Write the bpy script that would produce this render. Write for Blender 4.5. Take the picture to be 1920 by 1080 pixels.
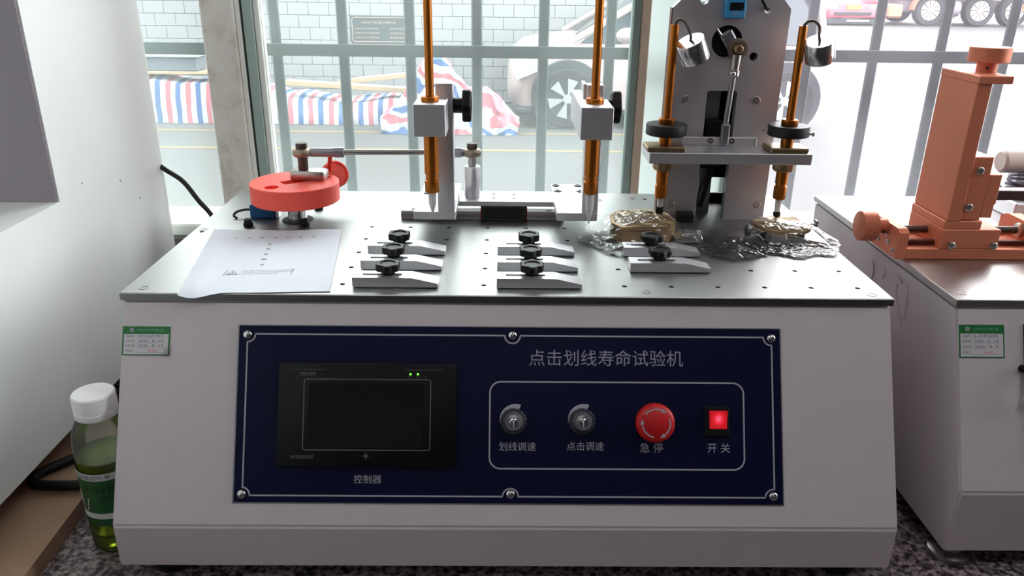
import bpy, bmesh, math, random
from mathutils import Vector, Matrix, noise
random.seed(7)
PI = math.pi
scene = bpy.context.scene
for o in list(bpy.data.objects):
    bpy.data.objects.remove(o, do_unlink=True)
C = scene.collection

# ------------------------------------------------------------------ camera
F_PX, PITCH, ROLL, YAW = 1479.235, 0.384037, 0.012897, 0.012896
CAM = Vector((-0.00645, -0.70816, 0.55907))
fw = Vector((math.sin(YAW)*math.cos(PITCH), math.cos(YAW)*math.cos(PITCH), -math.sin(PITCH)))
r0 = Vector((math.cos(YAW), -math.sin(YAW), 0)); u0 = r0.cross(fw)
rt = r0*math.cos(ROLL) + u0*math.sin(ROLL); up = -r0*math.sin(ROLL) + u0*math.cos(ROLL)
cd = bpy.data.cameras.new('camera'); cam = bpy.data.objects.new('camera', cd); C.objects.link(cam)
cd.sensor_width = 36; cd.lens = F_PX*36/1920; cd.clip_start = .02; cd.clip_end = 300
cam.matrix_world = Matrix(((rt.x, up.x, -fw.x, CAM.x), (rt.y, up.y, -fw.y, CAM.y), (rt.z, up.z, -fw.z, CAM.z), (0, 0, 0, 1)))
scene.camera = cam

# ------------------------------------------------------------------ world, lights, exposure
scene.view_settings.view_transform = 'Standard'
scene.view_settings.look = 'None'
scene.view_settings.gamma = 1
scene.view_settings.use_curve_mapping = False
scene.view_settings.exposure = 0.0
w = bpy.data.worlds.new('overcast_sky'); scene.world = w; w.use_nodes = True
bg = w.node_tree.nodes['Background']
bg.inputs[0].default_value = (.97, .985, 1.0, 1); bg.inputs[1].default_value = 11.3
scene.cycles.use_denoising = True
scene.cycles.max_bounces = 8; scene.cycles.diffuse_bounces = 5; scene.cycles.glossy_bounces = 5
scene.cycles.transparent_max_bounces = 24; scene.cycles.transmission_bounces = 8
scene.cycles.sample_clamp_indirect = 12.0
scene.cycles.caustics_reflective = False; scene.cycles.caustics_refractive = False
LAMP_W = 1.0                                    # watts of each ceiling lamp

def area(name, loc, sx, sy, power, col, rot=(0, 0, 0), portal=False):
    l = bpy.data.lights.new(name, 'AREA'); l.shape = 'RECTANGLE'; l.size = sx; l.size_y = sy
    l.energy = power; l.color = col
    if portal: l.cycles.is_portal = True
    o = bpy.data.objects.new(name, l); C.objects.link(o); o.location = loc; o.rotation_euler = rot
    return o
area('window_portal', (-.27, .66, 1.06), 3.9, 1.8, 1, (1, 1, 1), (-PI/2, 0, 0), True)
area('side_window_portal', (1.81, .11, 1.1), 1.6, .62, 1, (1, 1, 1), (PI/2, 0, PI/2), True)

# ------------------------------------------------------------------ helpers: materials
def S(r, g, b):
    f = lambda c: (c/255/12.92 if c <= 10 else ((c/255+.055)/1.055)**2.4)
    return (f(r), f(g), f(b))

MATS = {}
def M(name, col, rough=.5, metal=0.0, var=.05, scale=30, bump=0.0, bscale=None, spec=.5, coat=0, stretch=None, emit=None, estr=0, trans=0, ior=1.45, alpha=1, subs=0):
    if name in MATS: return MATS[name]
    m = bpy.data.materials.new(name); m.use_nodes = True
    nt = m.node_tree; p = nt.nodes['Principled BSDF']
    tc = nt.nodes.new('ShaderNodeTexCoord'); mp = nt.nodes.new('ShaderNodeMapping')
    nt.links.new(tc.outputs['Object'], mp.inputs[0])
    if stretch: mp.inputs['Scale'].default_value = stretch
    nz = nt.nodes.new('ShaderNodeTexNoise'); nz.inputs['Scale'].default_value = scale; nz.inputs['Detail'].default_value = 4
    nt.links.new(mp.outputs[0], nz.inputs[0])
    mx = nt.nodes.new('ShaderNodeMix'); mx.data_type = 'RGBA'
    mx.inputs[6].default_value = (*[c*(1-var) for c in col], 1); mx.inputs[7].default_value = (*[min(1, c*(1+var)) for c in col], 1)
    nt.links.new(nz.outputs[0], mx.inputs[0]); nt.links.new(mx.outputs[2], p.inputs['Base Color'])
    p.inputs['Roughness'].default_value = rough; p.inputs['Metallic'].default_value = metal
    p.inputs['Specular IOR Level'].default_value = spec; p.inputs['Coat Weight'].default_value = coat
    p.inputs['Transmission Weight'].default_value = trans; p.inputs['IOR'].default_value = ior; p.inputs['Alpha'].default_value = alpha
    if emit:
        p.inputs['Emission Color'].default_value = (*emit, 1); p.inputs['Emission Strength'].default_value = estr
    if bump:
        n2 = nz
        if bscale:
            n2 = nt.nodes.new('ShaderNodeTexNoise'); n2.inputs['Scale'].default_value = bscale; n2.inputs['Detail'].default_value = 3
            nt.links.new(mp.outputs[0], n2.inputs[0])
        bp = nt.nodes.new('ShaderNodeBump'); bp.inputs['Strength'].default_value = bump; bp.inputs['Distance'].default_value = .002
        nt.links.new(n2.outputs[0], bp.inputs['Height']); nt.links.new(bp.outputs[0], p.inputs['Normal'])
    MATS[name] = m
    return m

def film(name, tint, haze, gloss=.06, rough=.05, hazecol=(.85, .9, .9), hvar=0.0, scale=8, fres=1.35):
    """thin clear sheet: transparent, a hazy scattering layer and a fresnel gloss"""
    m = bpy.data.materials.new(name); m.use_nodes = True; nt = m.node_tree
    for n in list(nt.nodes): nt.nodes.remove(n)
    out = nt.nodes.new('ShaderNodeOutputMaterial'); tr = nt.nodes.new('ShaderNodeBsdfTransparent'); tr.inputs[0].default_value = (*tint, 1)
    tl = nt.nodes.new('ShaderNodeBsdfTranslucent'); tl.inputs[0].default_value = (*hazecol, 1)
    gl = nt.nodes.new('ShaderNodeBsdfGlossy'); gl.inputs['Roughness'].default_value = rough
    m1 = nt.nodes.new('ShaderNodeMixShader'); m2 = nt.nodes.new('ShaderNodeMixShader')
    tc = nt.nodes.new('ShaderNodeTexCoord'); nz = nt.nodes.new('ShaderNodeTexNoise'); nz.inputs['Scale'].default_value = scale; nz.inputs['Detail'].default_value = 5
    nt.links.new(tc.outputs['Object'], nz.inputs[0])
    mr = nt.nodes.new('ShaderNodeMapRange'); mr.inputs[1].default_value = .3; mr.inputs[2].default_value = .7
    mr.inputs[3].default_value = max(0, haze-hvar); mr.inputs[4].default_value = haze+hvar
    nt.links.new(nz.outputs[0], mr.inputs[0]); nt.links.new(mr.outputs[0], m1.inputs[0])
    nt.links.new(tr.outputs[0], m1.inputs[1]); nt.links.new(tl.outputs[0], m1.inputs[2])
    fr = nt.nodes.new('ShaderNodeFresnel'); fr.inputs[0].default_value = fres
    nt.links.new(fr.outputs[0], m2.inputs[0]); nt.links.new(m1.outputs[0], m2.inputs[1]); nt.links.new(gl.outputs[0], m2.inputs[2])
    nt.links.new(m2.outputs[0], out.inputs[0]); MATS[name] = m
    return m

def ramp_mat(name, build, rough=.6, metal=0, bump=0):
    """build(nt, texcoord) -> colour socket (and optional height socket)"""
    m = bpy.data.materials.new(name); m.use_nodes = True; nt = m.node_tree; p = nt.nodes['Principled BSDF']
    tc = nt.nodes.new('ShaderNodeTexCoord')
    c = build(nt, tc); nt.links.new(c, p.inputs['Base Color'])
    p.inputs['Roughness'].default_value = rough; p.inputs['Metallic'].default_value = metal
    MATS[name] = m
    return m

def ramp(nt, src, stops, interp='LINEAR'):
    r = nt.nodes.new('ShaderNodeValToRGB'); r.color_ramp.interpolation = interp
    e = r.color_ramp.elements
    while len(e) < len(stops): e.new(.5)
    for el, (p, c) in zip(e, stops): el.position = p; el.color = (*c, 1)
    nt.links.new(src, r.inputs[0])
    return r.outputs[0]

# ------------------------------------------------------------------ helpers: geometry (world coordinates)
def box(b, x0, x1, y0, y1, z0, z1, bev=0, seg=1):
    vs = [b.verts.new((x, y, z)) for z in (z0, z1) for y in (y0, y1) for x in (x0, x1)]
    fs = [b.faces.new([vs[i] for i in f]) for f in ((0, 2, 3, 1), (4, 5, 7, 6), (0, 1, 5, 4), (2, 6, 7, 3), (0, 4, 6, 2), (1, 3, 7, 5))]
    if bev:
        es = list({e for f in fs for e in f.edges})
        bmesh.ops.bevel(b, geom=es, offset=bev, segments=seg, affect='EDGES', profile=.5)
    return b

def frame_of(d):
    d = Vector(d).normalized(); a = Vector((0, 0, 1)) if abs(d.z) < .9 else Vector((1, 0, 0))
    u = d.cross(a).normalized(); v = d.cross(u)
    return d, u, v

def lathe(b, p0, axis, prof, seg=24, cap=True):
    """prof: list of (distance along axis, radius)"""
    d, u, v = frame_of(axis); p0 = Vector(p0); rings = []
    for h, r in prof:
        rings.append([b.verts.new(p0 + d*h + (u*math.cos(2*PI*i/seg) + v*math.sin(2*PI*i/seg))*max(r, 1e-5)) for i in range(seg)])
    for a, c in zip(rings, rings[1:]):
        for i in range(seg): b.faces.new((a[i], a[(i+1) % seg], c[(i+1) % seg], c[i]))
    if cap:
        b.faces.new(list(reversed(rings[0]))); b.faces.new(rings[-1])
    return b

def cyl(b, p0, p1, r, r2=None, seg=20, bev=0):
    p0, p1 = Vector(p0), Vector(p1); L = (p1-p0).length; r2 = r if r2 is None else r2
    prof = [(0, r), (L, r2)] if not bev else [(0, r-bev), (bev, r), (L-bev, r2), (L, r2-bev)]
    return lathe(b, p0, p1-p0, prof, seg)

def prism(b, pts, y0, y1, plane='xz'):
    """polygon in the named plane extruded along the third axis"""
    def P(p, t):
        return {'xz': (p[0], t, p[1]), 'xy': (p[0], p[1], t), 'yz': (t, p[0], p[1])}[plane]
    a = [b.verts.new(P(p, y0)) for p in pts]; c = [b.verts.new(P(p, y1)) for p in pts]; n = len(pts)
    b.faces.new(a); b.faces.new(list(reversed(c)))
    for i in range(n): b.faces.new((a[i], c[i], c[(i+1) % n], a[(i+1) % n]))
    bmesh.ops.recalc_face_normals(b, faces=b.faces[:])
    return b

def tube(b, pts, r, seg=8, closed=False):
    pts = [Vector(p) for p in pts]; n = len(pts); rings = []
    for i, p in enumerate(pts):
        t = (pts[(i+1) % n]-pts[i-1]) if closed else (pts[min(i+1, n-1)]-pts[max(i-1, 0)])
        d, u, v = frame_of(t)
        if rings:
            u = (pu - d*pu.dot(d)).normalized(); v = d.cross(u)
        pu = u
        rr = r[i] if isinstance(r, (list, tuple)) else r
        rings.append([b.verts.new(p + (u*math.cos(2*PI*k/seg)+v*math.sin(2*PI*k/seg))*rr) for k in range(seg)])
    prs = list(zip(rings, rings[1:])) + ([(rings[-1], rings[0])] if closed else [])
    for a, c in prs:
        for k in range(seg): b.faces.new((a[k], a[(k+1) % seg], c[(k+1) % seg], c[k]))
    if not closed:
        b.faces.new(list(reversed(rings[0]))); b.faces.new(rings[-1])
    return b

def spline(pts, n=8):
    pts = [Vector(p) for p in pts]; P = [pts[0]*2-pts[1]] + pts + [pts[-1]*2-pts[-2]]; out = []
    for i in range(1, len(P)-2):
        a, b_, c, d = P[i-1:i+3]
        for k in range(n):
            t = k/n
            out.append(.5*((2*b_) + (c-a)*t + (2*a-5*b_+4*c-d)*t*t + (3*b_-a-3*c+d)*t**3))
    return out + [pts[-1]]

def ball(b, c, r, sc=(1, 1, 1), u=16, v=10):
    m = Matrix.Translation(c) @ Matrix.Diagonal((*[r*s for s in sc], 1))
    bmesh.ops.create_uvsphere(b, u_segments=u, v_segments=v, radius=1, matrix=m)
    return b

def star(b, cen, axis, h0, h1, r, lobes=6, depth=.16, seg=72, bev=.0008, flat=1.0):
    d, u, v = frame_of(axis); cen = Vector(cen); rings = []
    for h, k in ((h0, r-bev), (h0+bev, r), (h1-bev, r), (h1, r-bev), (h1, r*.62), (h1-(h1-h0)*.18, r*.56)):
        ring = []
        for i in range(seg):
            a = 2*PI*i/seg; dp = depth if k > r*.7 else 0
            rr = k*(1 - dp*(.5-.5*math.cos(lobes*a))**flat)
            ring.append(b.verts.new(cen + d*h + (u*math.cos(a)+v*math.sin(a))*rr))
        rings.append(ring)
    for a, c in zip(rings, rings[1:]):
        for i in range(seg): b.faces.new((a[i], a[(i+1) % seg], c[(i+1) % seg], c[i]))
    b.faces.new(list(reversed(rings[0]))); b.faces.new(rings[-1])
    return b

def hexnut(b, p0, p1, r, seg=6):
    return cyl(b, p0, p1, r, seg=seg, bev=r*.08)

def ribbon(b, pts, wd, h, closed=False, th=.00025):
    """flat line of width wd in the local xy plane at height h"""
    pts = [Vector((p[0], p[1], 0)) for p in pts]; n = len(pts); L = []; R = []
    for i, p in enumerate(pts):
        a = pts[(i-1) % n] if closed or i else p; c = pts[(i+1) % n] if closed or i < n-1 else p
        t = (c-a).normalized(); nn = Vector((-t.y, t.x, 0))*wd/2
        L.append(b.verts.new((p.x+nn.x, p.y+nn.y, h))); R.append(b.verts.new((p.x-nn.x, p.y-nn.y, h)))
    for i in range(n if closed else n-1):
        j = (i+1) % n; b.faces.new((R[i], R[j], L[j], L[i]))
    return b

def arc(cx, cy, r, a0, a1, n=10):
    return [(cx+r*math.cos(math.radians(a0+(a1-a0)*i/n)), cy+r*math.sin(math.radians(a0+(a1-a0)*i/n))) for i in range(n+1)]

def rrect(x0, x1, y0, y1, r, n=6):
    return arc(x1-r, y1-r, r, 0, 90, n) + arc(x0+r, y1-r, r, 90, 180, n) + arc(x0+r, y0+r, r, 180, 270, n) + arc(x1-r, y0+r, r, 270, 360, n)

def text(b, body, cx, cy, width, h, height=None, spacing=1.0, mat=None):
    """lettering centred on (cx, cy) in the local xy plane, scaled to the given width"""
    c = bpy.data.curves.new('lettering', 'FONT'); c.body = body; c.space_character = spacing; c.resolution_u = 2
    o = bpy.data.objects.new('lettering', c); C.objects.link(o)
    me = bpy.data.meshes.new_from_object(o.evaluated_get(bpy.context.evaluated_depsgraph_get()))
    bpy.data.objects.remove(o, do_unlink=True); bpy.data.curves.remove(c)
    xs = [v.co.x for v in me.vertices]; ys = [v.co.y for v in me.vertices]
    if not xs: return b
    sx = width/(max(xs)-min(xs)); sy = sx if height is None else height/(max(ys)-min(ys))
    t = Matrix.Translation((cx, cy, h)) @ Matrix.Diagonal((sx, sy, 1, 1)) @ Matrix.Translation((-(max(xs)+min(xs))/2, -(max(ys)+min(ys))/2, 0))
    me.transform(t); b.from_mesh(me); bpy.data.meshes.remove(me)
    return b

# ------------------------------------------------------------------ helpers: objects
def nb(): return bmesh.new()

def root_of(o):
    while o.parent: o = o.parent
    return o

def obj(name, b, mat, parent=None, smooth=None, label=None, loc=None):
    """link a bmesh given in world coordinates as ONE object; smooth = auto-smooth angle in degrees"""
    me = bpy.data.meshes.new(name); bmesh.ops.remove_doubles(b, verts=b.verts[:], dist=1e-7)
    b.normal_update()
    if parent is not None: org = root_of(parent).location.copy()
    elif loc is not None: org = Vector(loc)
    else:
        xs = [v.co for v in b.verts]
        org = Vector(((min(v.x for v in xs)+max(v.x for v in xs))/2, (min(v.y for v in xs)+max(v.y for v in xs))/2, min(v.z for v in xs)))
    bmesh.ops.translate(b, verts=b.verts[:], vec=-org)
    b.to_mesh(me); b.free(); me.materials.append(mat)
    o = bpy.data.objects.new(name, me); C.objects.link(o)
    if parent is not None: o.parent = parent
    else: o.location = org
    if smooth:
        for p in me.polygons: p.use_smooth = True
        try: me.set_sharp_from_angle(angle=math.radians(smooth))
        except Exception: pass
    if label: o['label'] = label
    return o

def thing(name, label, cat, loc, group=None, kind=None):
    o = bpy.data.objects.new(name, None); C.objects.link(o); o.location = loc; o.empty_display_size = .02
    if kind: o['kind'] = kind
    if label: o['label'] = label
    if cat: o['category'] = cat
    if group: o['group'] = group
    return o

def tag(o, label=None, cat=None, group=None, kind=None):
    for k, v in (('label', label), ('category', cat), ('group', group), ('kind', kind)):
        if v: o[k] = v
    return o

def copy_tree(o, parent=None):
    c = o.copy(); C.objects.link(c); c.parent = parent
    for ch in [k for k in o.children]: copy_tree(ch, c)
    return c

def cut(o, tools):
    """boolean difference with a bmesh of cutters (world coordinates)"""
    me = bpy.data.meshes.new('cutter'); bmesh.ops.translate(tools, verts=tools.verts[:], vec=-root_of(o).location)
    bmesh.ops.recalc_face_normals(tools, faces=tools.faces[:])
    tools.to_mesh(me); tools.free()
    t = bpy.data.objects.new('cutter', me); C.objects.link(t)
    if o.parent: t.parent = o.parent
    else: t.location = o.location
    md = o.modifiers.new('cut', 'BOOLEAN'); md.object = t; md.operation = 'DIFFERENCE'; md.solver = 'EXACT'; md.use_self = False
    bpy.context.view_layer.update()
    nm = bpy.data.meshes.new_from_object(o.evaluated_get(bpy.context.evaluated_depsgraph_get()))
    o.modifiers.clear(); old = o.data; o.data = nm; nm.name = old.name
    bpy.data.objects.remove(t, do_unlink=True)
    if len(nm.materials) == 0: nm.materials.append(old.materials[0])
    return o
# ------------------------------------------------------------------ materials
paint = M('white_powder_coat', S(204, 196, 199), .42, 0, .03, 60, .12, 900)
cabpaint = M('white_cabinet_paint', S(240, 242, 240), .38, 0, .03, 12, .05, 500)
plate_m = M('brushed_aluminium', (.385, .395, .385), .42, 1, .05, 60, .03, 220, stretch=(.06, 1, 1))
edge_m = M('dark_plate_edge', (.24, .25, .25), .4, 1, .08, 90)
alu = M('anodised_aluminium', (.72, .715, .74), .42, .85, .04, 120)
alu_d = M('grey_machined_steel', (.30, .30, .32), .42, .9, .08, 80)
gun = M('gunmetal_plate', (.60, .57, .595), .45, .65, .05, 25)
chrome = M('bright_steel', (.62, .62, .63), .2, 1, .04, 60)
steel = M('dull_steel', (.46, .44, .42), .33, 1, .12, 120)
rusty = M('oxidised_steel', (.33, .27, .21), .45, .8, .35, 260)
bolt_m = M('dark_bolt', (.10, .075, .06), .45, .7, .3, 200)
gold = M('gold_anodised_tube', S(182, 108, 38), .36, .85, .07, 60)
brass = M('old_brass', (.34, .25, .14), .4, .9, .2, 150)
copper = M('copper_anodised_stage', S(232, 140, 106), .5, .2, .05, 40)
red_m = M('red_anodised_disc', S(255, 92, 76), .5, 0, .05, 50)
blackp = M('black_plastic', S(17, 17, 18), .42, 0, .1, 90, spec=.3)
blackm = M('black_matt_metal', S(34, 34, 34), .5, .2, .12, 120)
cable_m = M('black_cable_rubber', S(24, 24, 25), .5, 0, .15, 50)
white_p = M('white_nylon', S(240, 239, 238), .45, 0, .03, 60)
navy = M('navy_panel_print', S(8, 15, 48), .42, 0, .12, 6, spec=.2)
print_w = M('grey_white_print', S(172, 169, 180), .5, 0, .04, 90)
black_gl = M('black_glossy_bezel', S(17, 18, 18), .4, 0, .08, 30, spec=.22)
screen_m = M('dark_glass_screen', S(28, 32, 34), .10, 0, .15, 4)
dim_print = M('dim_grey_print', S(105, 106, 108), .5, 0, .04, 90)
green_st = M('green_sticker_print', S(20, 112, 52), .45, 0, .06, 120)
paper_m = M('white_paper', S(216, 220, 228), .7, 0, .02, 15)
ink = M('printed_ink', S(70, 72, 78), .7, 0, .1, 200)
redink = M('red_ink', S(215, 120, 130), .7, 0, .1, 200)
wood_m = M('tan_fibreboard', S(226, 196, 152), .7, 0, .14, 60, .1)
blue_m = M('blue_plastic_sensor', S(28, 88, 142), .45, 0, .06, 50)
blue2 = M('light_blue_sensor', S(60, 150, 205), .45, 0, .06, 50)
board_m = M('brown_cardboard', S(158, 128, 104), .8, 0, .1, 14, .05, 300)
plaster = M('room_plaster', S(112, 106, 108), .8, 0, .04, 3)
rubber = M('black_rubber', S(18, 18, 18), .7, 0, .1, 60)

def granite(nt, tc):
    v = nt.nodes.new('ShaderNodeTexNoise'); v.inputs['Scale'].default_value = 190; v.inputs['Detail'].default_value = 3
    nt.links.new(tc.outputs['Object'], v.inputs[0])
    a = ramp(nt, v.outputs[0], [(.36, S(34, 33, 34)), (.45, S(104, 96, 98)), (.54, S(160, 148, 150)), (.66, S(206, 196, 194))])
    n2 = nt.nodes.new('ShaderNodeTexVoronoi'); n2.inputs['Scale'].default_value = 95; nt.links.new(tc.outputs['Object'], n2.inputs[0])
    b_ = ramp(nt, n2.outputs['Distance'], [(.0, S(70, 62, 62)), (.35, S(170, 158, 158))])
    mx = nt.nodes.new('ShaderNodeMix'); mx.data_type = 'RGBA'; mx.blend_type = 'MULTIPLY'; mx.inputs[0].default_value = .6
    nt.links.new(a, mx.inputs[6]); nt.links.new(b_, mx.inputs[7])
    return mx.outputs[2]
granite_m = ramp_mat('speckled_granite', granite, .3)

def postmat(nt, tc):
    v = nt.nodes.new('ShaderNodeTexNoise'); v.inputs['Scale'].default_value = 22; v.inputs['Detail'].default_value = 8; v.inputs['Roughness'].default_value = .65
    nt.links.new(tc.outputs['Object'], v.inputs[0])
    return ramp(nt, v.outputs[0], [(.3, S(176, 166, 150)), (.46, S(206, 202, 193)), (.64, S(214, 211, 204)), (.78, S(172, 156, 130))])
post_m = ramp_mat('stained_grey_post', postmat, .55)
frame_m = M('aluminium_window_frame', S(150, 168, 162), .45, .3, .1, 40)
frame_w = M('white_window_bead', S(226, 230, 222), .5, 0, .05, 40)
frame_t = M('tan_window_edge', S(176, 158, 140), .55, 0, .15, 30)
galv = M('galvanised_bar', S(70, 84, 85), .5, .35, .14, 45)
glass_l = film('dusty_green_glass', (.945, .975, .965), .062, hvar=.02, rough=.02, hazecol=(.86, .95, .93), scale=5, fres=1.22)
glass_c = film('lens_glare_glass', (.985, .98, .985), .045, hvar=.015, rough=.01, hazecol=(.93, .87, .95), fres=1.2)  # lavender haze in this pane imitates lens glare
glass_f = film('milky_glass', (.6, .64, .63), .9, hvar=.02, rough=.1, hazecol=(.62, .67, .65))
ground_m = M('pale_concrete_yard', S(64, 65, 65), .85, 0, .07, 1.2, .05)
yellow_l = M('faded_yellow_line', S(98, 86, 56), .85, 0, .08, 6)

# ------------------------------------------------------------------ the room
G = -.94
def struct(name, b, m, parent=None, smooth=None):
    o = obj(name, b, m, parent, smooth)
    if parent is None: o['kind'] = 'structure'
    return o
struct('floor', box(nb(), -2.6, 1.72, -4.2, .46, G-.05, G), M('room_floor', S(74, 72, 72), .4, 0, .06, 3))
struct('ceiling', box(nb(), -2.6, 1.72, -4.2, .64, 2.0, 2.08), plaster)
struct('wall_left', box(nb(), -2.68, -2.6, -4.2, .62, G, 2.0), plaster)
b = nb(); box(b, 1.72, 1.80, -4.2, -.20, G, 2.0); box(b, 1.72, 1.80, .42, .64, G, 2.0); box(b, 1.72, 1.80, -.20, .42, G, .30); box(b, 1.72, 1.80, -.20, .42, 1.9, 2.0)
struct('wall_right', b, plaster)
w2 = thing('window_2', 'plain side window in the right wall of the room', None, (1.76, .11, .3), kind='structure')
obj('pane', box(nb(), 1.755, 1.759, -.17, .39, .33, 1.87), film('side_window_glass', (.99, .985, .99), .01, rough=.01), w2)
b = nb(); box(b, 1.73, 1.79, -.2, -.17, .3, 1.9); box(b, 1.73, 1.79, .39, .42, .3, 1.9); box(b, 1.73, 1.79, -.17, .39, .3, .33); box(b, 1.73, 1.79, -.17, .39, 1.87, 1.9); obj('window_frame', b, M('white_side_frame', S(226, 230, 222), .5), w2)
struct('wall_rear', box(nb(), -2.6, 1.72, -4.28, -4.2, G, 2.0), plaster)
b = nb()
box(b, -2.6, 1.72, .46, .64, G, .165); box(b, -2.6, 1.72, .46, .64, 1.95, 2.0)
box(b, -2.6, -2.2, .46, .64, .165, 1.95); box(b, 1.66, 1.72, .46, .64, .165, 1.95)
struct('wall_window', b, plaster)
b = nb(); box(b, -14, 3.0, .30, .64, 2.1, 9.5); box(b, -14, -2.7, .30, .64, G, 2.1)
struct('wall_shade_facade', b, M('grey_shade_facade', S(150, 150, 148), .8, 0, .06, 1))  # unseen upper storeys added to shade the yard, ending short on the right
b = box(nb(), -2.4, 1.72, -.26, .46, -.045, 0, .006, 2)
o = obj('granite_countertop', b, granite_m, smooth=40); tag(o, 'speckled grey granite countertop running below the window', 'countertop')
ct = thing('counter_base', 'plain white cupboard base carrying the granite countertop', 'cabinet', (0, .1, G))
obj('carcass', box(nb(), -2.35, 1.70, -.2, .44, G+.08, -.046), plaster, ct)
obj('plinth', box(nb(), -2.3, 1.68, -.15, .42, G, G+.08), blackm, ct)

# ceiling lamps of the room (behind and above the camera)
for i, (x, y) in enumerate(((-.75, -.8), (.75, -.8), (0, -2.9))):
    t = thing('ceiling_lamp', ('square ceiling light panel on the left near the window', 'square ceiling light panel on the right near the window', 'square ceiling light panel deep in the room')[i], 'ceiling lamp', (x, y, 1.96), 'ceiling light panels')
    b = nb(); box(b, x-.32, x+.32, y-.32, y-.3, 1.96, 2.0); box(b, x-.32, x+.32, y+.3, y+.32, 1.96, 2.0); box(b, x-.32, x-.3, y-.3, y+.3, 1.96, 2.0); box(b, x+.3, x+.32, y-.3, y+.3, 1.96, 2.0)
    obj('frame', b, plaster, t)
    obj('diffuser', box(nb(), x-.3, x+.3, y-.3, y+.3, 1.985, 1.999), M('lamp_diffuser', (.9, .9, .9), .6, emit=(1, .95, .96), estr=4), t)
    a = area('panel_light', (0, 0, .02), .58, .58, LAMP_W, (1, .925, .945)); a.parent = t

# ------------------------------------------------------------------ window_1: posts, sashes, panes
win = thing('window_1', 'wide sliding window with aluminium sashes and a stained post', None, (0, .5, .165), kind='structure')
b = nb(); box(b, -2.2, 1.66, .47, .56, .165, .185, .003); obj('window_sill', b, frame_w, win)
b = nb(); box(b, -2.2, 1.66, .48, .55, 1.91, 1.95); obj('head_rail', b, frame_m, win)
obj('window_post', box(nb(), -.4455, -.397, .495, .57, .185, 1.91, .002), post_m, win)
obj('sash_track', box(nb(), -.397, -.3895, .50, .56, .185, 1.91, .001), frame_w, win)
obj('sash_gap_strip', box(nb(), -.3895, -.386, .506, .55, .185, 1.91), M('dark_green_gap', S(70, 86, 76), .5), win)  # dark green strip fills in for the gap beside the stile
obj('stile', box(nb(), -.386, -.3715, .50, .53, .185, 1.91, .001), frame_m, win)
obj('glazing_bead', box(nb(), -.3715, -.363, .504, .528, .185, 1.91, .001), frame_w, win)
obj('bottom_rail', box(nb(), -.363, .18, .50, .53, .185, .215, .001), frame_m, win)
obj('stile', box(nb(), .181, .1925, .50, .53, .185, 1.91, .001), frame_m, win)
obj('stile', box(nb(), .1925, .2055, .495, .53, .185, 1.91, .001), frame_t, win)
obj('stile', box(nb(), .345, .36, .532, .55, .185, 1.91, .001), frame_m, win)
obj('bottom_rail', box(nb(), .2055, .345, .532, .55, .185, .215, .001), frame_m, win)
obj('pane', box(nb(), -.363, .181, .512, .516, .215, 1.91), glass_l, win)
obj('pane', box(nb(), .2055, .345, .540, .544, .215, 1.91), glass_f, win)
obj('pane', box(nb(), -2.2, -.4455, .512, .516, .185, 1.91), glass_l, win)
obj('pane', box(nb(), .36, 1.66, .512, .516, .185, 1.91), glass_c, win)

gr = thing('window_grille', 'galvanised steel burglar bars fixed outside the window', 'window grille', (0, .6, .1))
k = -11
x = -.3675-.1057*17
while x < 1.68:
    xx = x-.022 if x < -.5 else x
    obj('bar', box(nb(), xx-.0085, xx+.0085, .594, .599, 0, 2.0, .002), galv, gr); x += .1057
for z in (.0, .437, .9, 1.4, 1.9):
    obj('rail', box(nb(), -2.3, 1.7, .589, .594, z-.0095, z+.0095, .001), galv, gr)

# ------------------------------------------------------------------ outside
struct('ground', box(nb(), -30, 40, .64, 70, G-.06, G), ground_m)
t = nb()
for y in (7.05, 6.26):
    o = struct('trim_1' if y > 7 else 'trim_2', box(nb(), -12, 1.6, y-.035, y+.035, G, G+.003), yellow_l)
WY = 8.9
tile_m = M('white_glazed_tile', S(132, 134, 136), .3, 0, .03, 3)
grout = M('grey_tile_grout', S(82, 85, 88), .8, 0, .04, 8)
wall = struct('wall_opposite', box(nb(), -9, 1.95, WY+.004, WY+.3, G, 4.2), grout)
TW, TH = .236, .1375
me0 = None; Z0 = -.2308+TH*4
rest = nb()
for r in range(-3, 36):
    z1 = Z0-TH*(r-30) if False else G+TH*(r+1)+.02
    z0 = z1-TH
    if z0 < G-.02: continue
    off = (r % 2)*TW/2
    n0 = int((-9)/TW)-1
    for c in range(n0, 9):
        x0 = c*TW+off-.02; x1 = x0+TW
        if x0 < -9 or x1 > 1.96: continue
        vis = (-4.3 < x0 and x1 < 1.80 and -.75 < z0 and z1 < .42)
        if vis:
            if me0 is None:
                t0 = obj('tile', box(nb(), x0+.003, x1-.003, WY-.004, WY+.004, z0+.003, z1-.003, .002), tile_m, wall); me0 = t0; bx = (x0, z0)
            else:
                o = me0.copy(); C.objects.link(o); o.parent = wall; o.location = (x0-bx[0], random.uniform(-.0012, .0012), z0-bx[1])
        else:
            box(rest, x0+.003, x1-.003, WY-.004, WY+.004, max(z0, G)+.003, z1-.003)
o = obj('tile_field', rest, tile_m, wall); o['kind'] = 'stuff'

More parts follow.
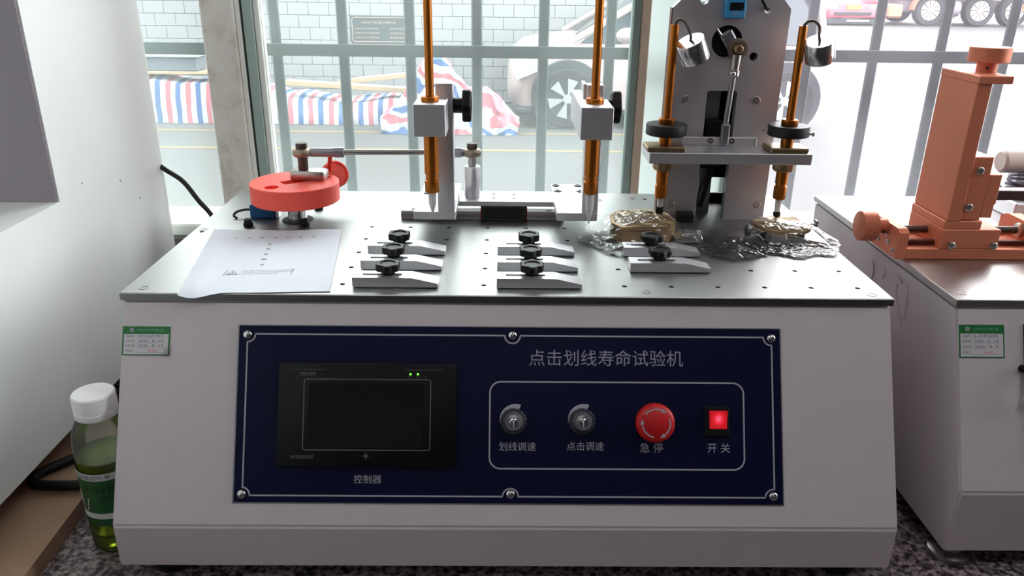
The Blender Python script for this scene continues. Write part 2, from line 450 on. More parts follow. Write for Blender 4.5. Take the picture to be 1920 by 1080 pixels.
# plaque on the tiled wall
pq = thing('wall_plaque', 'dark grey plaque with pale lettering on the white tiled wall', 'sign', (-1.455, WY-.03, -.26))
obj('board', box(nb(), -1.785, -1.125, WY-.03, WY-.006, -.26, .046, .004), M('dark_plaque', S(52, 60, 62), .5), pq)
PW = M('plaque_lettering', S(150, 132, 122), .6)
def wallM(y): return Matrix(((1, 0, 0, 0), (0, 0, 1, y), (0, 1, 0, 0), (0, 0, 0, 1)))
b = nb(); ribbon(b, rrect(-1.765, -1.145, -.24, .026, .03), .008, 0, True); b.transform(wallM(WY-.0315)); obj('border', b, PW, pq)
b = nb(); text(b, '安全生产责任重大预防为主', -1.455, -.028, .40, 0, .034)
for i, z in enumerate((-.095, -.145, -.195)):
    for tx, cx_, ww in (('认真执行安全生产规章制度', -1.60, .28), ('遵守操作规程', -1.255, .16)):
        l = nb(); text(l, tx, cx_, z, ww, 0, .020); l.transform(wallM(WY-.0316)); obj('lettering', l, PW, pq)
b.transform(wallM(WY-.0316)); obj('lettering', b, PW, pq)

# striped tarpaulins over low stacks, with planks
def stripes(name, ang, per, warp):
    def f(nt, tc):
        mp = nt.nodes.new('ShaderNodeMapping'); mp.inputs['Rotation'].default_value = ang; nt.links.new(tc.outputs['Object'], mp.inputs[0])
        nz = nt.nodes.new('ShaderNodeTexNoise'); nz.inputs['Scale'].default_value = 3.2; nt.links.new(tc.outputs['Object'], nz.inputs[0])
        sx = nt.nodes.new('ShaderNodeSeparateXYZ'); nt.links.new(mp.outputs[0], sx.inputs[0])
        m1 = nt.nodes.new('ShaderNodeMath'); m1.operation = 'MULTIPLY_ADD'; nt.links.new(nz.outputs[0], m1.inputs[0]); m1.inputs[1].default_value = warp; nt.links.new(sx.outputs[0], m1.inputs[2])
        m2 = nt.nodes.new('ShaderNodeMath'); m2.operation = 'DIVIDE'; nt.links.new(m1.outputs[0], m2.inputs[0]); m2.inputs[1].default_value = per
        m3 = nt.nodes.new('ShaderNodeMath'); m3.operation = 'FRACT'; nt.links.new(m2.outputs[0], m3.inputs[0])
        W_, B_, R_ = S(150, 154, 160), S(52, 84, 128), S(150, 86, 96)
        return ramp(nt, m3.outputs[0], [(0, B_), (.25, W_), (.5, R_), (.75, W_)], 'CONSTANT')
    return ramp_mat(name, f, .6)
tarp1 = stripes('striped_tarpaulin', (0, 0, 0), .205, .04)
tarp2 = stripes('rumpled_striped_tarpaulin', (0, 1.05, .35), .28, .55)

def drape(x0, x1, yb, prof, depth, nx, mat, name, label, amp, seed):
    """cloth over a heap: prof(u) gives its height along x; front skirt, top and back"""
    b = nb(); rows = []
    ts = [0, .06, .14, .24, .36, .5, .62, .74, .86, 1]
    for i in range(nx+1):
        u = i/nx; x = x0+(x1-x0)*u; h = prof(u); row = []
        for t in ts:
            if t <= .36: yy = yb+.10*(t/.36)**1.6*depth; zz = h*(t/.36)
            elif t <= .74: yy = yb+depth*(.1+.8*(t-.36)/.38); zz = h*(1+.06*math.sin((t-.36)/.38*PI))
            else: yy = yb+depth*(.9+.1*(t-.74)/.26); zz = h*(1-(t-.74)/.26)
            nv = noise.noise(Vector((x*4+seed, t*5, seed)))*amp + noise.noise(Vector((x*11+seed, t*12, seed+3)))*amp*.45
            row.append(b.verts.new((x+nv*.5, yy-abs(nv)*.9, G+max(.003, zz+(nv if 0 < t < 1 else 0)*min(1, h*5)))))
        rows.append(row)
    for a, c in zip(rows, rows[1:]):
        for k in range(len(ts)-1): b.faces.new((a[k], c[k], c[k+1], a[k+1]))
    b.faces.new(rows[0]); b.faces.new(list(reversed(rows[-1]))); bmesh.ops.recalc_face_normals(b, faces=b.faces[:])
    o = obj(name, b, mat, smooth=50); tag(o, label, 'tarpaulin', 'striped tarpaulins by the tiled wall')
sm = lambda a, b_, t: (lambda q: q*q*(3-2*q))(max(0, min(1, (t-a)/(b_-a))))
drape(-2.5, -.85, 7.42, lambda u: .235+.12*(1-sm(0, .16, u))*sm(-.2, .05, u)+.03*math.sin(u*9), .7, 90, tarp1, 'striped_tarpaulin', 'red white and blue striped tarpaulin over a low stack under the planks', .03, 2.2)
drape(-1.2, .13, 6.97, lambda u: .10+.60*math.exp(-((u-.40)/.26)**2)+.22*math.exp(-((u-.80)/.14)**2), .30, 110, tarp2, 'striped_tarpaulin', 'tall rumpled mound of striped tarpaulin in front of the car', .085, 8.1)
drape(-3.75, -2.86, 7.42, lambda u: .40+.02*math.sin(u*7), .6, 50, tarp1, 'striped_tarpaulin', 'striped tarpaulin hanging over a stack left of the window post', .03, 5.5)
plank_m = M('bare_timber_plank', S(164, 144, 118), .7, 0, .12, 20)
for i, (xa, za, xb, zb, y, lab) in enumerate(((-2.22, -.535, -1.0, -.60, 7.55, 'long timber plank lying on the striped tarpaulin, nearer the window'), (-1.75, -.57, -.9, -.475, 7.88, 'timber plank propped on the striped tarpaulin, farther from the window'))):
    b = nb(); L = math.hypot(xb-xa, zb-za); box(b, 0, L, -.06, .06, -.025, .025, .004)
    b.transform(Matrix.Translation((xa, y, za)) @ Matrix.Rotation(-math.atan2(zb-za, xb-xa), 4, 'Y')); o = obj('timber_plank', b, plank_m); tag(o, lab, 'plank', 'planks on the tarpaulins')
o = obj('timber_plank', box(nb(), -3.75, -2.9, 7.5, 7.75, -.465, -.435, .005), plank_m); tag(o, 'timber plank across the tarpaulin stack left of the window post', 'plank', 'planks on the tarpaulins')
bx_ = thing('storage_crate', 'grey crate standing on the plank left of the window post', 'crate', (-3.38, 7.65, -.435))
obj('body', box(nb(), -3.75, -3.09, 7.5, 7.74, -.435, -.30, .01), M('grey_crate', S(92, 98, 106), .7, 0, .15, 9), bx_)
obj('lid', box(nb(), -3.77, -3.07, 7.48, 7.75, -.30, -.28, .005), M('pale_crate_lid', S(140, 144, 144), .7), bx_)
# ------------------------------------------------------------------ vehicles in the yard
car_paint = M('champagne_car_paint', S(160, 146, 144), .3, .1, .04, 3, coat=.4)
car_glass = M('tinted_car_glass', S(48, 58, 64), .2, 0, .05, 2)
tyre_m = M('tyre_rubber', S(22, 25, 28), .75, 0, .12, 30)
rim_m = M('alloy_rim', S(150, 152, 154), .4, .5, .05, 10)
trim_m = M('grey_car_trim', S(32, 36, 40), .6, 0, .1, 12)

def loft(b, secs):
    rs = [[b.verts.new(p) for p in s] for s in secs]
    for a, c in zip(rs, rs[1:]):
        n = len(a)
        for i in range(n): b.faces.new((a[i], a[(i+1) % n], c[(i+1) % n], c[i]))
    b.faces.new(rs[0]); b.faces.new(list(reversed(rs[-1])))
    bmesh.ops.recalc_face_normals(b, faces=b.faces[:])
    return b

def wheel(root, c, r, w_, axis=(0, -1, 0), spokes=6, rimmat=None):
    c = Vector(c); a = Vector(axis).normalized()
    t = obj('tyre', lathe(nb(), c-a*w_/2, a, [(0, r*.66), (0, r*.93), (w_*.12, r), (w_*.88, r), (w_, r*.93), (w_, r*.70), (w_*.85, r*.66)], 36), tyre_m, root, 40)
    b = lathe(nb(), c-a*w_*.3, a, [(0, r*.64), (w_*.55, r*.64), (w_*.55, r*.2), (w_*.6, r*.12)], 30)
    obj('wheel_disc', b, M('dark_wheel_disc', S(28, 32, 35), .5, .2, .1, 10), t, 40)
    d, u, v = frame_of(a); b = nb(); h = w_*.34
    for k in range(spokes):
        an = 2*PI*k/spokes+.25; p = []
        for rr, da in ((.14, .20), (.14, -.20), (.66, -.27), (.66, .27)):
            p.append(c + d*h + (u*math.cos(an+da)+v*math.sin(an+da))*r*rr)
        q_ = [x_+d*w_*.12 for x_ in p]
        vs = [b.verts.new(x_) for x_ in p+q_]
        for f in ((0, 1, 2, 3), (7, 6, 5, 4), (0, 4, 5, 1), (1, 5, 6, 2), (2, 6, 7, 3), (3, 7, 4, 0)): b.faces.new([vs[i] for i in f])
    lathe(b, c+d*h, d, [(0, r*.16), (w_*.16, r*.15)], 16)
    bmesh.ops.recalc_face_normals(b, faces=b.faces[:])
    obj('spokes', b, rimmat or rim_m, t)
    return t

car = thing('compact_car', 'champagne coloured compact car parked in front of the white tiled wall', 'car', (1.6, 8.05, G))
YC, HW = 8.05, .75
secs = []
for x, zb, zs, zt, hw in ((.03, -.66, -.50, -.40, .40), (.08, -.72, -.36, -.24, .56), (.20, -.74, -.26, -.15, .66), (.42, -.74, -.21, -.10, .72), (.75, -.74, -.17, -.075, HW), (1.3, -.74, -.15, -.08, HW), (2.2, -.74, -.14, -.08, HW), (2.85, -.74, -.15, -.09, HW), (3.08, -.70, -.20, -.12, .70), (3.17, -.62, -.36, -.26, .62)):
    secs.append([(x, YC-hw*.96, zb), (x, YC-hw, (zb+zs)/2), (x, YC-hw*.985, zs), (x, YC-hw*.88, zt), (x, YC, zt+.02), (x, YC+hw*.88, zt), (x, YC+hw*.985, zs), (x, YC+hw, (zb+zs)/2), (x, YC+hw*.96, zb)])
obj('body', loft(nb(), secs), car_paint, car, 50)
pr = [(.74, -.10), (1.34, .30), (1.78, .53), (2.15, .57), (2.75, .54), (3.02, .30), (3.14, -.10)]
b = nb(); ss = []
for s, k in ((-1, 1), (1, 1)): pass
lo = [(x, YC-HW*(.93 if z < 0 else .80), z) for x, z in pr]; hi = [(x, YC+HW*(.93 if z < 0 else .80), z) for x, z in pr]
loft(b, [lo, hi]); obj('windows', b, car_glass, car)
b = nb()
for s in (-1, 1):
    tube(b, spline([(.66, YC+s*.71, -.085), (1.34, YC+s*.66, .30), (1.78, YC+s*.62, .53), (2.15, YC+s*.61, .575), (2.75, YC+s*.61, .545), (3.04, YC+s*.66, .28), (3.13, YC+s*.69, -.09)], 4), .035, 8)
    tube(b, [(2.02, YC+s*.70, -.1), (2.05, YC+s*.61, .57)], .035, 6)
obj('pillar', b, car_paint, car, 40)
lo = [(x, YC-.60, z) for x, z in ((1.7, .515), (2.15, .595), (2.78, .56), (2.78, .52), (1.75, .48))]; hi = [(x, 2*YC-y, z) for x, y, z in lo]
obj('roof', loft(nb(), [lo, hi]), car_paint, car)
for x in (.625, 2.80):
    b = lathe(nb(), (x, YC-HW-.006, -.62), (0, 1, 0), [(0, .355), (.012, .365), (.25, .36)], 40); obj('wheel_arch', b, trim_m, car, 40)
    wheel(car, (x, YC-HW+.075, -.635), .30, .19)
    wheel(car, (x, YC+HW-.10, -.635), .30, .19, (0, 1, 0))
b = nb(); box(b, .12, 3.1, YC-HW+.03, YC+HW-.03, -.80, -.73, .02); obj('sill_trim', b, trim_m, car)
for s in (-1, 1):
    mr_ = obj('wing_mirror', ball(nb(), (1.17, YC+s*(HW+.10), -.02), .1, (1.1, .75, .75)), car_paint, car, 60)
b = nb(); prism(b, [(.30, -.30), (.10, -.40), (.12, -.46), (.36, -.36)], YC-.735, YC-.60); obj('headlamp', b, M('pale_headlamp', S(150, 152, 156), .2), car)
b = nb(); tube(b, [(1.02, YC-.30, .12), (.70, YC-.62, -.03)], .012, 6); obj('wiper', b, trim_m, car)
b = nb(); box(b, 1.42, 1.60, YC-HW-.012, YC-HW+.01, -.22, -.195, .004); obj('door_handle', b, car_paint, car)

rc = thing('red_car', 'bright red car seen from the front across the yard', 'car', (10.75, 26.5, G))
redp = M('red_car_paint', S(200, 40, 56), .4, .05, .04, 2, coat=.5)
secs = []
for y, hw, zb, zt in ((24.95, .72, -.70, -.42), (25.0, .84, -.72, -.32), (25.2, .90, -.74, -.20), (25.9, .91, -.74, -.10), (26.4, .91, -.74, -.06), (28.2, .91, -.74, -.04), (28.9, .82, -.70, -.12)):
    secs.append([(10.75-hw, y, zb), (10.75-hw*1.02, y, (zb+zt)/2), (10.75-hw*.86, y, zt), (10.75, y, zt+.03), (10.75+hw*.86, y, zt), (10.75+hw*1.02, y, (zb+zt)/2), (10.75+hw, y, zb)])
obj('body', loft(nb(), secs), redp, rc, 50)
lo = [(y, z) for y, z in ((26.1, -.08), (26.8, .52), (28.0, .55), (28.6, -.05))]
b = nb(); prism(b, lo, 10.05, 11.45, 'yz'); obj('windows', b, car_glass, rc)
obj('roof', box(nb(), 10.08, 11.42, 26.8, 28.0, .52, .60, .03), redp, rc)
obj('grille', box(nb(), 10.15, 11.30, 24.90, 25.02, -.64, -.54, .01), trim_m, rc)
obj('bumper', box(nb(), 9.95, 11.55, 24.92, 25.1, -.90, -.74, .02), trim_m, rc)
obj('chrome_strip', box(nb(), 10.55, 11.25, 24.89, 24.93, -.82, -.77), rim_m, rc)
for s in (-1, 1):
    b = nb(); box(b, 10.75+s*.66-.17, 10.75+s*.66+.17, 24.93, 25.2, -.46, -.32, .03); obj('headlamp', b, M('headlamp_glass', S(225, 232, 236), .15), rc)
    wheel(rc, (10.75+s*.80, 25.7, -.62), .32, .2, (s, 0, 0)); wheel(rc, (10.75+s*.80, 28.2, -.62), .32, .2, (s, 0, 0))
obj('number_plate', box(nb(), 10.52, 10.96, 24.90, 24.96, -.46, -.33), M('yellow_number_plate', S(244, 160, 60), .5), rc)

tr = thing('heavy_truck', 'heavy truck with large dusty wheels at the far side of the yard', 'truck', (15.5, 26.2, G))
dust = M('dusty_orange_truck_paint', S(160, 112, 90), .7, 0, .2, 2)
duty = M('dusty_grey_chassis', S(112, 104, 112), .8, 0, .2, 3)
for x in (13.15, 14.69, 15.78, 18.4):
    wheel(tr, (x, 25.15, -.47), .46, .32, spokes=10, rimmat=M('dusty_rim', S(138, 128, 126), .7, 0, .1, 4)); wheel(tr, (x, 27.2, -.47), .46, .32, (0, 1, 0), 10)
obj('chassis', box(nb(), 12.4, 19.2, 25.5, 26.9, -.55, -.2, .03), duty, tr)
obj('tipper_body', box(nb(), 13.9, 19.2, 25.0, 27.4, .12, 1.5, .04), dust, tr)
b = nb(); box(b, 11.9, 13.8, 25.0, 27.4, .05, 1.7, .1, 2); obj('cab', b, dust, tr)
obj('fuel_tank', cyl(nb(), (13.65, 25.3, -.42), (14.15, 25.3, -.42), .24, bev=.03), duty, tr, 40)
b = lathe(nb(), (13.15, 24.96, -.47), (0, 1, 0), [(0, .52), (.4, .52)], 32, cap=False); bmesh.ops.delete(b, geom=[f for f in b.faces if f.calc_center_median().z < -.42], context='FACES'); obj('mudguard', b, dust, tr)
obj('bumper', box(nb(), 11.85, 12.3, 25.0, 27.4, -.7, -.3, .05), dust, tr)
obj('side_marker', box(nb(), 15.98, 16.06, 24.9, 24.97, -.42, -.18), M('orange_marker', S(240, 130, 70), .5), tr)
# ------------------------------------------------------------------ main machine: sloped cabinet, top plate, control panel
ZP = .265
mc = thing('test_machine', 'white bench-top tester with blue control panel and perforated metal top', 'machine', (0, .14, 0))
b = nb(); prism(b, [(.0005, .257), (-.0966, .065), (-.0972, .018), (.372, .018), (.378, .257)], -.375, .375, 'yz')
bmesh.ops.bevel(b, geom=[e for e in b.edges], offset=.0022, segments=2, affect='EDGES')
obj('body', b, paint, mc, 14)
plate = obj('top_plate', box(nb(), -.3765, .3765, -.0012, .382, .257, ZP, .0008), plate_m, mc)
XS = [-.1665+.04708*i for i in range(12)]; YS = [.0262, .0743, .1217, .1688, .2152]
b = nb()
for ix, x in enumerate(XS):
    for iy, y in enumerate(YS):
        if ix >= 6 and iy == 4: continue
        cyl(b, (x, y, .25), (x, y, .27), .0027, seg=16)
for x, y in ((.1,.345), (.19, .352), (-.365, .19)): cyl(b, (x, y, .25), (x, y, .27), .0027, seg=16)
cut(plate, b)
obj('edge_strip', box(nb(), -.3762, .3762, -.00165, -.0010, .2575, .2642), edge_m, plate)
for x, y in ((-.1108, .0135), (.1355, .0111), (.358, .0092), (-.3579, .0117), (-.3654, .198), (.1728, .3562), (.1255, .345)):
    o = obj('plate_bolt', lathe(nb(), (x, y, ZP-.004), (0, 0, 1), [(0, .0048), (.0043, .0048), (.0045, .0043), (.0042, .0040), (.0042, .0026), (.0012, .0024)], 20), alu_d, plate, 40)
for x in (-.335, .335):
    for y in (-.065, .33):
        obj('foot', lathe(nb(), (x, y, 0), (0, 0, 1), [(0, .021), (.008, .023), (.012, .017), (.0185, .017)], 24), rubber, mc, 40)

# slope frame: local x = world x, local y = up the slope, local z = out of the panel
def slope_matrix(p_top, p_bot):
    t, bt = Vector(p_top), Vector(p_bot); d = (bt-t).normalized(); n = d.cross(Vector((1, 0, 0))).normalized()
    return Matrix(((1, -d.x, n.x, t.x), (0, -d.y, n.y, t.y), (0, -d.z, n.z, t.z), (0, 0, 0, 1)))
PM = slope_matrix((0, .0, .257), (0, -.0966, .065))
def pobj(name, b, m, parent, smooth=None, label=None, mat=None):
    b.transform(mat or PM); return obj(name, b, m, parent, smooth, label)

pan = pobj('control_panel', box(nb(), -.2608, .2642, -.1917, -.0237, -.001, .0012, .0004), navy, mc)
b = nb(); e = [(-.2622, -.2608), (.2642, .2650)]
box(b, -.2622, .2656, -.0237, -.0228, .0, .0004); box(b, -.2622, -.2608, -.1930, -.0237, .0, .0004); box(b, .2642, .2652, -.1930, -.0237, .0, .0004); box(b, -.2622, .2652, -.1930, -.1917, 0, .0004)
pobj('cutout_edge', b, alu_d, pan)
SC = [(-.2526, -.0324), (.0036, -.0315), (.2556, -.0325), (-.2533, -.1841), (.0026, -.1830), (.2548, -.1838)]
T, Bt, Lf, R_ = -.0318, -.1852, -.2520, .2574
def scal(c, r, a0, a1): return arc(c[0], c[1], r, a0, a1, 10)
b = nb(); r = .0077
ln = scal(SC[0], r, -90, 0)
top = [(SC[0][0]+r, T)] + [(SC[1][0]-.0075, T)] + arc(SC[1][0], T, .0075, 180, 360, 14) + [(SC[2][0]-r, T)] + arc(SC[2][0], T, r, 180, 270, 8)
top += [(R_, T-r)] if False else []
path = arc(SC[0][0], T, r, 270, 360, 8) + [(SC[1][0]-.0075, T)] + arc(SC[1][0], T, .0075, 180, 360, 14) + [(SC[2][0]-r, T)] + arc(SC[2][0], T, r, 180, 270, 8)
path += [(R_-.0015, T-r), (R_-.0015, Bt+r)] + arc(SC[5][0], Bt, r, 90, 180, 8) + [(SC[4][0]+.0075, Bt)] + arc(SC[4][0], Bt, .0075, 0, 180, 14) + [(SC[3][0]+r, Bt)] + arc(SC[3][0], Bt, r, 0, 90, 8) + [(Lf-.0005, Bt+r), (Lf-.0005, T-r)]
ribbon(b, path, .0015, .00135, True)
ribbon(b, rrect(-.0178, .2276, -.159, -.0762, .0105, 8), .0015, .00135, True)
pobj('printed_border', b, print_w, pan)
b = nb(); text(b, '点击划线寿命试验机', .0945, -.0528, .1495, .00135)
pobj('title_lettering', b, M('grey_title_print', S(150, 150, 166), .5), pan)
for tx, x, y, ww in (('划线调速', .0090, -.1380, .0355), ('点击调速', .0742, -.1373, .0355), ('急 停', .1380, -.1384, .0222), ('开 关', .2029, -.1384, .0218), ('控制器', -.1338, -.1695, .0262)):
    b = nb(); text(b, tx, x, y, ww, .00135); pobj('caption_lettering', b, print_w, pan)
for c in SC:
    b = lathe(nb(), (c[0], c[1], .001), (0, 0, 1), [(0, .0044), (.0008, .0044), (.0018, .0036), (.0026, .0022), (.0029, .0005)], 20)
    s_ = pobj('panel_screw', b, chrome, pan, 60)
    b = nb(); box(b, c[0]-.0022, c[0]+.0022, c[1]-.0004, c[1]+.0004, .0030, .00395); box(b, c[0]-.0004, c[0]+.0004, c[1]-.0022, c[1]+.0022, .0030, .00395)

# touch panel
tp = pobj('touch_panel', box(nb(), -.2203, -.0496, -.1575, -.0592, .001, .0065, .0016, 2), black_gl, mc, 40, 'black touch screen controller')
pobj('screen_glass', box(nb(), -.1905, -.0815, -.1395, -.0785, .0064, .0067), screen_m, tp)
b = nb(); ribbon(b, rrect(-.1953, -.0745, -.1416, -.0747, .002, 4), .0009, .0068, True)
text(b, 'YKHMI', -.1926, -.0696, .0155, .0067)
text(b, '操作前请阅读说明', -.1958, -.1482, .0218, .0067, .0036)
for q in range(4):
    a = q*PI/2; ca, sa = math.cos(a), math.sin(a)
    vs = [b.verts.new((-.1351+ca*x-sa*y, -.1472+sa*x+ca*y, .0067)) for x, y in ((0, 0), (.0012, -.0009), (.0034, 0), (.0012, .0009))]; b.faces.new(vs)
pobj('screen_print', b, dim_print, tp)
b = nb(); ribbon(b, [(-.2065, -.0655), (-.1745, -.0655)], .0010, .0067); ribbon(b, [(-.099, -.0655), (-.063, -.0655)], .0014, .0067); pobj('bezel_line', b, M('bezel_grey', S(52, 54, 54), .5), tp)
led = M('green_indicator', (.1, .9, .05), .4, emit=(.12, 1, .03), estr=2.2)
for x in (-.0941, -.0869):
    pobj('indicator_light', lathe(nb(), (x, -.0695, .0063), (0, 0, 1), [(0, .0011), (.0008, .0010), (.0010, .0006)], 12), led, tp, 60)
b = nb()
for x in (-.0941, -.0869, -.0802): text(b, 'PWR' if x < -.09 else ('RUN' if x < -.085 else 'COM'), x, -.0722, .0034, .0067, .0011)
pobj('indicator_print', b, dim_print, tp)

# speed knobs
kn_m = M('clear_grey_knob', S(120, 122, 126), .22, .35, .15, 60)
kn_d = M('smoked_knob_skirt', S(58, 62, 72), .25, .1, .15, 60)
for x, y in ((.0050, -.1140), (.0708, -.1136)):
    k = pobj('speed_knob', star(nb(), (x, y, .0012), (0, 0, 1), 0, .0055, .0128, 18, .05, 108, .0006), kn_d, mc, 40, 'grey speed control knob')
    pobj('knob_grip', lathe(nb(), (x, y, .005), (0, 0, 1), [(0, .0100), (.004, .0098), (.011, .0084), (.0135, .0074), (.0138, .0045), (.0131, .0042)], 28), kn_m, k, 40)
    pobj('knob_cap', lathe(nb(), (x, y, .0178), (0, 0, 1), [(0, .0042), (.0012, .0040), (.0020, .0022)], 20), chrome, k, 50)
    b = nb(); box(b, x-.0005, x+.0005, y-.0045, y+.0035, .0195, .0204); pobj('pointer', b, print_w, k)
    b = nb(); n = 22; rin = [b.verts.new((x+.0125*math.cos(a), y+.0125*math.sin(a), .00138)) for a in [math.radians(190-125*i/n) for i in range(n+1)]]
    ro = [b.verts.new((x+(.0127+.0045*i/n)*math.cos(a), y+(.0127+.0045*i/n)*math.sin(a), .00138)) for i, a in [(i, math.radians(190-125*i/n)) for i in range(n+1)]]
    for i in range(n): b.faces.new((rin[i], rin[i+1], ro[i+1], ro[i]))
    bmesh.ops.recalc_face_normals(b, faces=b.faces[:]); pobj('volume_mark', b, print_w, k)

# emergency stop
ex, ey = .1392, -.1136
es_m = M('red_stop_button', S(196, 26, 30), .4, 0, .05, 60)
es = pobj('emergency_stop_button', lathe(nb(), (ex, ey, .008), (0, 0, 1), [(0, .0165), (.002, .0184), (.007, .0188), (.010, .0180), (.0122, .0155), (.0126, .0118), (.0136, .0100), (.0138, .002)], 48), es_m, mc, 50, 'red mushroom emergency stop button')
pobj('button_collar', lathe(nb(), (ex, ey, .001), (0, 0, 1), [(0, .0165), (.002, .0165), (.003, .0125), (.009, .0125)], 32), blackp, es, 40)
b = nb(); h = .0207
for k in range(3):
    a0 = 140-120*k; pts = arc(ex, ey, .0132, a0, a0-78, 14); ribbon(b, pts, .0013, h)
    a = math.radians(a0-78); tx, ty = math.sin(a), -math.cos(a); nx, ny = math.cos(a), math.sin(a); c0 = (ex+.0132*nx, ey+.0132*ny)
    vs = [b.verts.new(p) for p in ((c0[0]+nx*.0021-tx*.0006, c0[1]+ny*.0021-ty*.0006, h), (c0[0]-nx*.0021-tx*.0006, c0[1]-ny*.0021-ty*.0006, h), (c0[0]+tx*.0042, c0[1]+ty*.0042, h))]
    b.faces.new(vs)
bmesh.ops.recalc_face_normals(b, faces=b.faces[:]); pobj('turn_arrows', b, print_w, es)

# rocker switch
sw = pobj('rocker_switch', box(nb(), .1893, .2128, -.1268, -.0990, .001, .0045, .001), blackp, mc, None, 'black framed rocker switch glowing red')
def glow(nt, tc):
    return None
sw_m = bpy.data.materials.new('lit_red_rocker'); sw_m.use_nodes = True; nt = sw_m.node_tree; p = nt.nodes['Principled BSDF']
p.inputs['Base Color'].default_value = (.55, .01, .015, 1); p.inputs['Roughness'].default_value = .3
tc = nt.nodes.new('ShaderNodeTexCoord'); mp = nt.nodes.new('ShaderNodeMapping'); gr_ = nt.nodes.new('ShaderNodeTexGradient'); gr_.gradient_type = 'SPHERICAL'
nt.links.new(tc.outputs['Generated'], mp.inputs[0]); mp.inputs['Location'].default_value = (-.5*2.2, -.3, -.55*2.0); mp.inputs['Scale'].default_value = (2.2, .6, 2.0)
nt.links.new(mp.outputs[0], gr_.inputs[0])
cr = ramp(nt, gr_.outputs['Fac'], [(.0, (.42, .008, .012)), (.45, (.8, .02, .04)), (.82, (1.0, .12, .22)), (1, (1, .3, .42))])
nt.links.new(cr, p.inputs['Emission Color']); p.inputs['Emission Strength'].default_value = .85; MATS['lit'] = sw_m
b = nb(); prism(b, [(-.1198, .0040), (-.1198, .0052), (-.1112, .0062), (-.1026, .0092), (-.1026, .0040)], .1935, .2101, 'yz')
rk = pobj('rocker', b, sw_m, sw)
b = nb(); ribbon(b, arc(.2022, -.1165, .0013, 0, 330, 14), .0005, .0059); pobj('rocker_mark', b, M('pink_mark', S(230, 90, 100), .5), sw)

# inspection stickers
def sticker(parent, mat, x0, x1, y0, y1, glitter, rows):
    h = .0004; w_ = x1-x0; H = y1-y0
    st = pobj('inspection_sticker', box(nb(), x0, x1, y0, y1, 0, .00025), green_st, parent, None, 'green and white inspection sticker', mat)
    pobj('sticker_field', box(nb(), x0+.0014, x1-.0014, y0+.0012, y1-H*.265, .0001, .00036), M('sticker_white', S(206, 204, 208), .4), st, None, None, mat)
    b = nb(); text(b, 'ZONHOW 中皓设备', x0+w_*.59, y1-H*.13, w_*.56, h, H*.10); pobj('header_lettering', b, M('pale_green_print', S(120, 176, 138), .5), st, None, None, mat)
    b = lathe(nb(), (x0+w_*.19, y1-H*.13, .0002), (0, 0, 1), [(0, .0022), (.0003, .0021)], 16); pobj('logo', b, print_w, st, None, None, mat)
    b = nb(); ribbon(b, spline([(x0+w_*.16, y1-H*.10, 0), (x0+w_*.19, y1-H*.13, 0), (x0+w_*.185, y1-H*.15, 0), (x0+w_*.225, y1-H*.16, 0)], 5), .0005, .0006); pobj('logo_mark', b, green_st, st, None, None, mat)
    b = nb()
    for i, s in enumerate(('设备编号', '校准日期', '有效日期', '校准人')):
        yy = y1-H*(.34+.165*i); text(b, s, x0+w_*.165, yy, w_*.19, h, H*.085)
        ribbon(b, [(x0+w_*.27, yy-H*.055), (x1-w_*.06, yy-H*.055)], .00015, h)
    pobj('sticker_print', b, M('sticker_ink', S(96, 90, 98), .6), st, None, None, mat)
    b = nb()
    for i, s in enumerate(rows): text(b, s, x0+w_*.60, y1-H*(.33+.165*i), w_*.52, h+.00003, H*.085)
    pobj('handwriting', b, M('blue_grey_ink', S(84, 84, 104), .6), st, None, None, mat)
    b = nb(); text(b, '合格', x0+w_*.64, y1-H*.84, w_*.2, h+.00003, H*.10); pobj('red_stamp', b, redink, st, None, None, mat)
    if glitter:
        b = nb(); n = 9; g = [[b.verts.new((x1-.0088+.0098*i/n, y0-.0012+.0125*j/n, .0007+random.random()*.0016)) for j in range(n+1)] for i in range(n+1)]
        for i in range(n):
            for j in range(n):
                if (i-n)**2*.8+(j-2)**2 < 34: b.faces.new((g[i][j], g[i+1][j], g[i+1][j+1], g[i][j+1]))
        pobj('clear_tape', b, MATS['wrap'], st, None, 'crumpled clear tape corner', mat)
    return st
film('crinkly_clear_film', (.95, .95, .94), .03, rough=.06, hazecol=(.9, .9, .88), fres=1.5); MATS['wrap'] = MATS['crinkly_clear_film']
sticker(mc, PM, -.3732, -.3276, -.0534, -.0253, True, ('CH15A-015', '2025 . 8 . 20', '2026 . 8 . 19'))
# ------------------------------------------------------------------ crank drive (red disc, connecting rod)
cx, cy = -.2632, .2418
ck = thing('crank_drive', 'red crank disc with steel connecting rod on the metal top plate', 'crank drive', (cx, cy, ZP))
dk = obj('disc', lathe(nb(), (cx, cy, .291), (0, 0, 1), [(0, .0525), (.0008, .0536), (.0225, .0536), (.0233, .0528)], 72), red_m, ck, 40)
b = nb()
rot = Matrix.Translation((cx, cy, 0)) @ Matrix.Rotation(math.radians(38), 4, 'Z')
s = nb(); box(s, -.016, .046, -.0085, .0085, .306, .318); s.transform(rot); me = bpy.data.meshes.new('x'); s.to_mesh(me); s.free(); b.from_mesh(me)
cyl(b, (cx-.020, cy-.030, .306), (cx-.020, cy-.030, .318), .0085, seg=24)
cut(dk, b)
obj('shaft', lathe(nb(), (cx, cy, ZP), (0, 0, 1), [(0, .0118), (.0262, .0118)], 32), chrome, ck, 40)
obj('bearing_ring', lathe(nb(), (cx, cy, ZP), (0, 0, 1), [(0, .0195), (.0010, .019), (.0010, .0125)], 32), blackm, ck, 40)
b = nb(); box(b, -.022, .022, -.011, .011, .3135, .3265, .003, 2); b.transform(Matrix.Translation((-.2475, .256, 0)) @ Matrix.Rotation(math.radians(-6), 4, 'Z'))
obj('slide_block', b, steel, ck, 40)
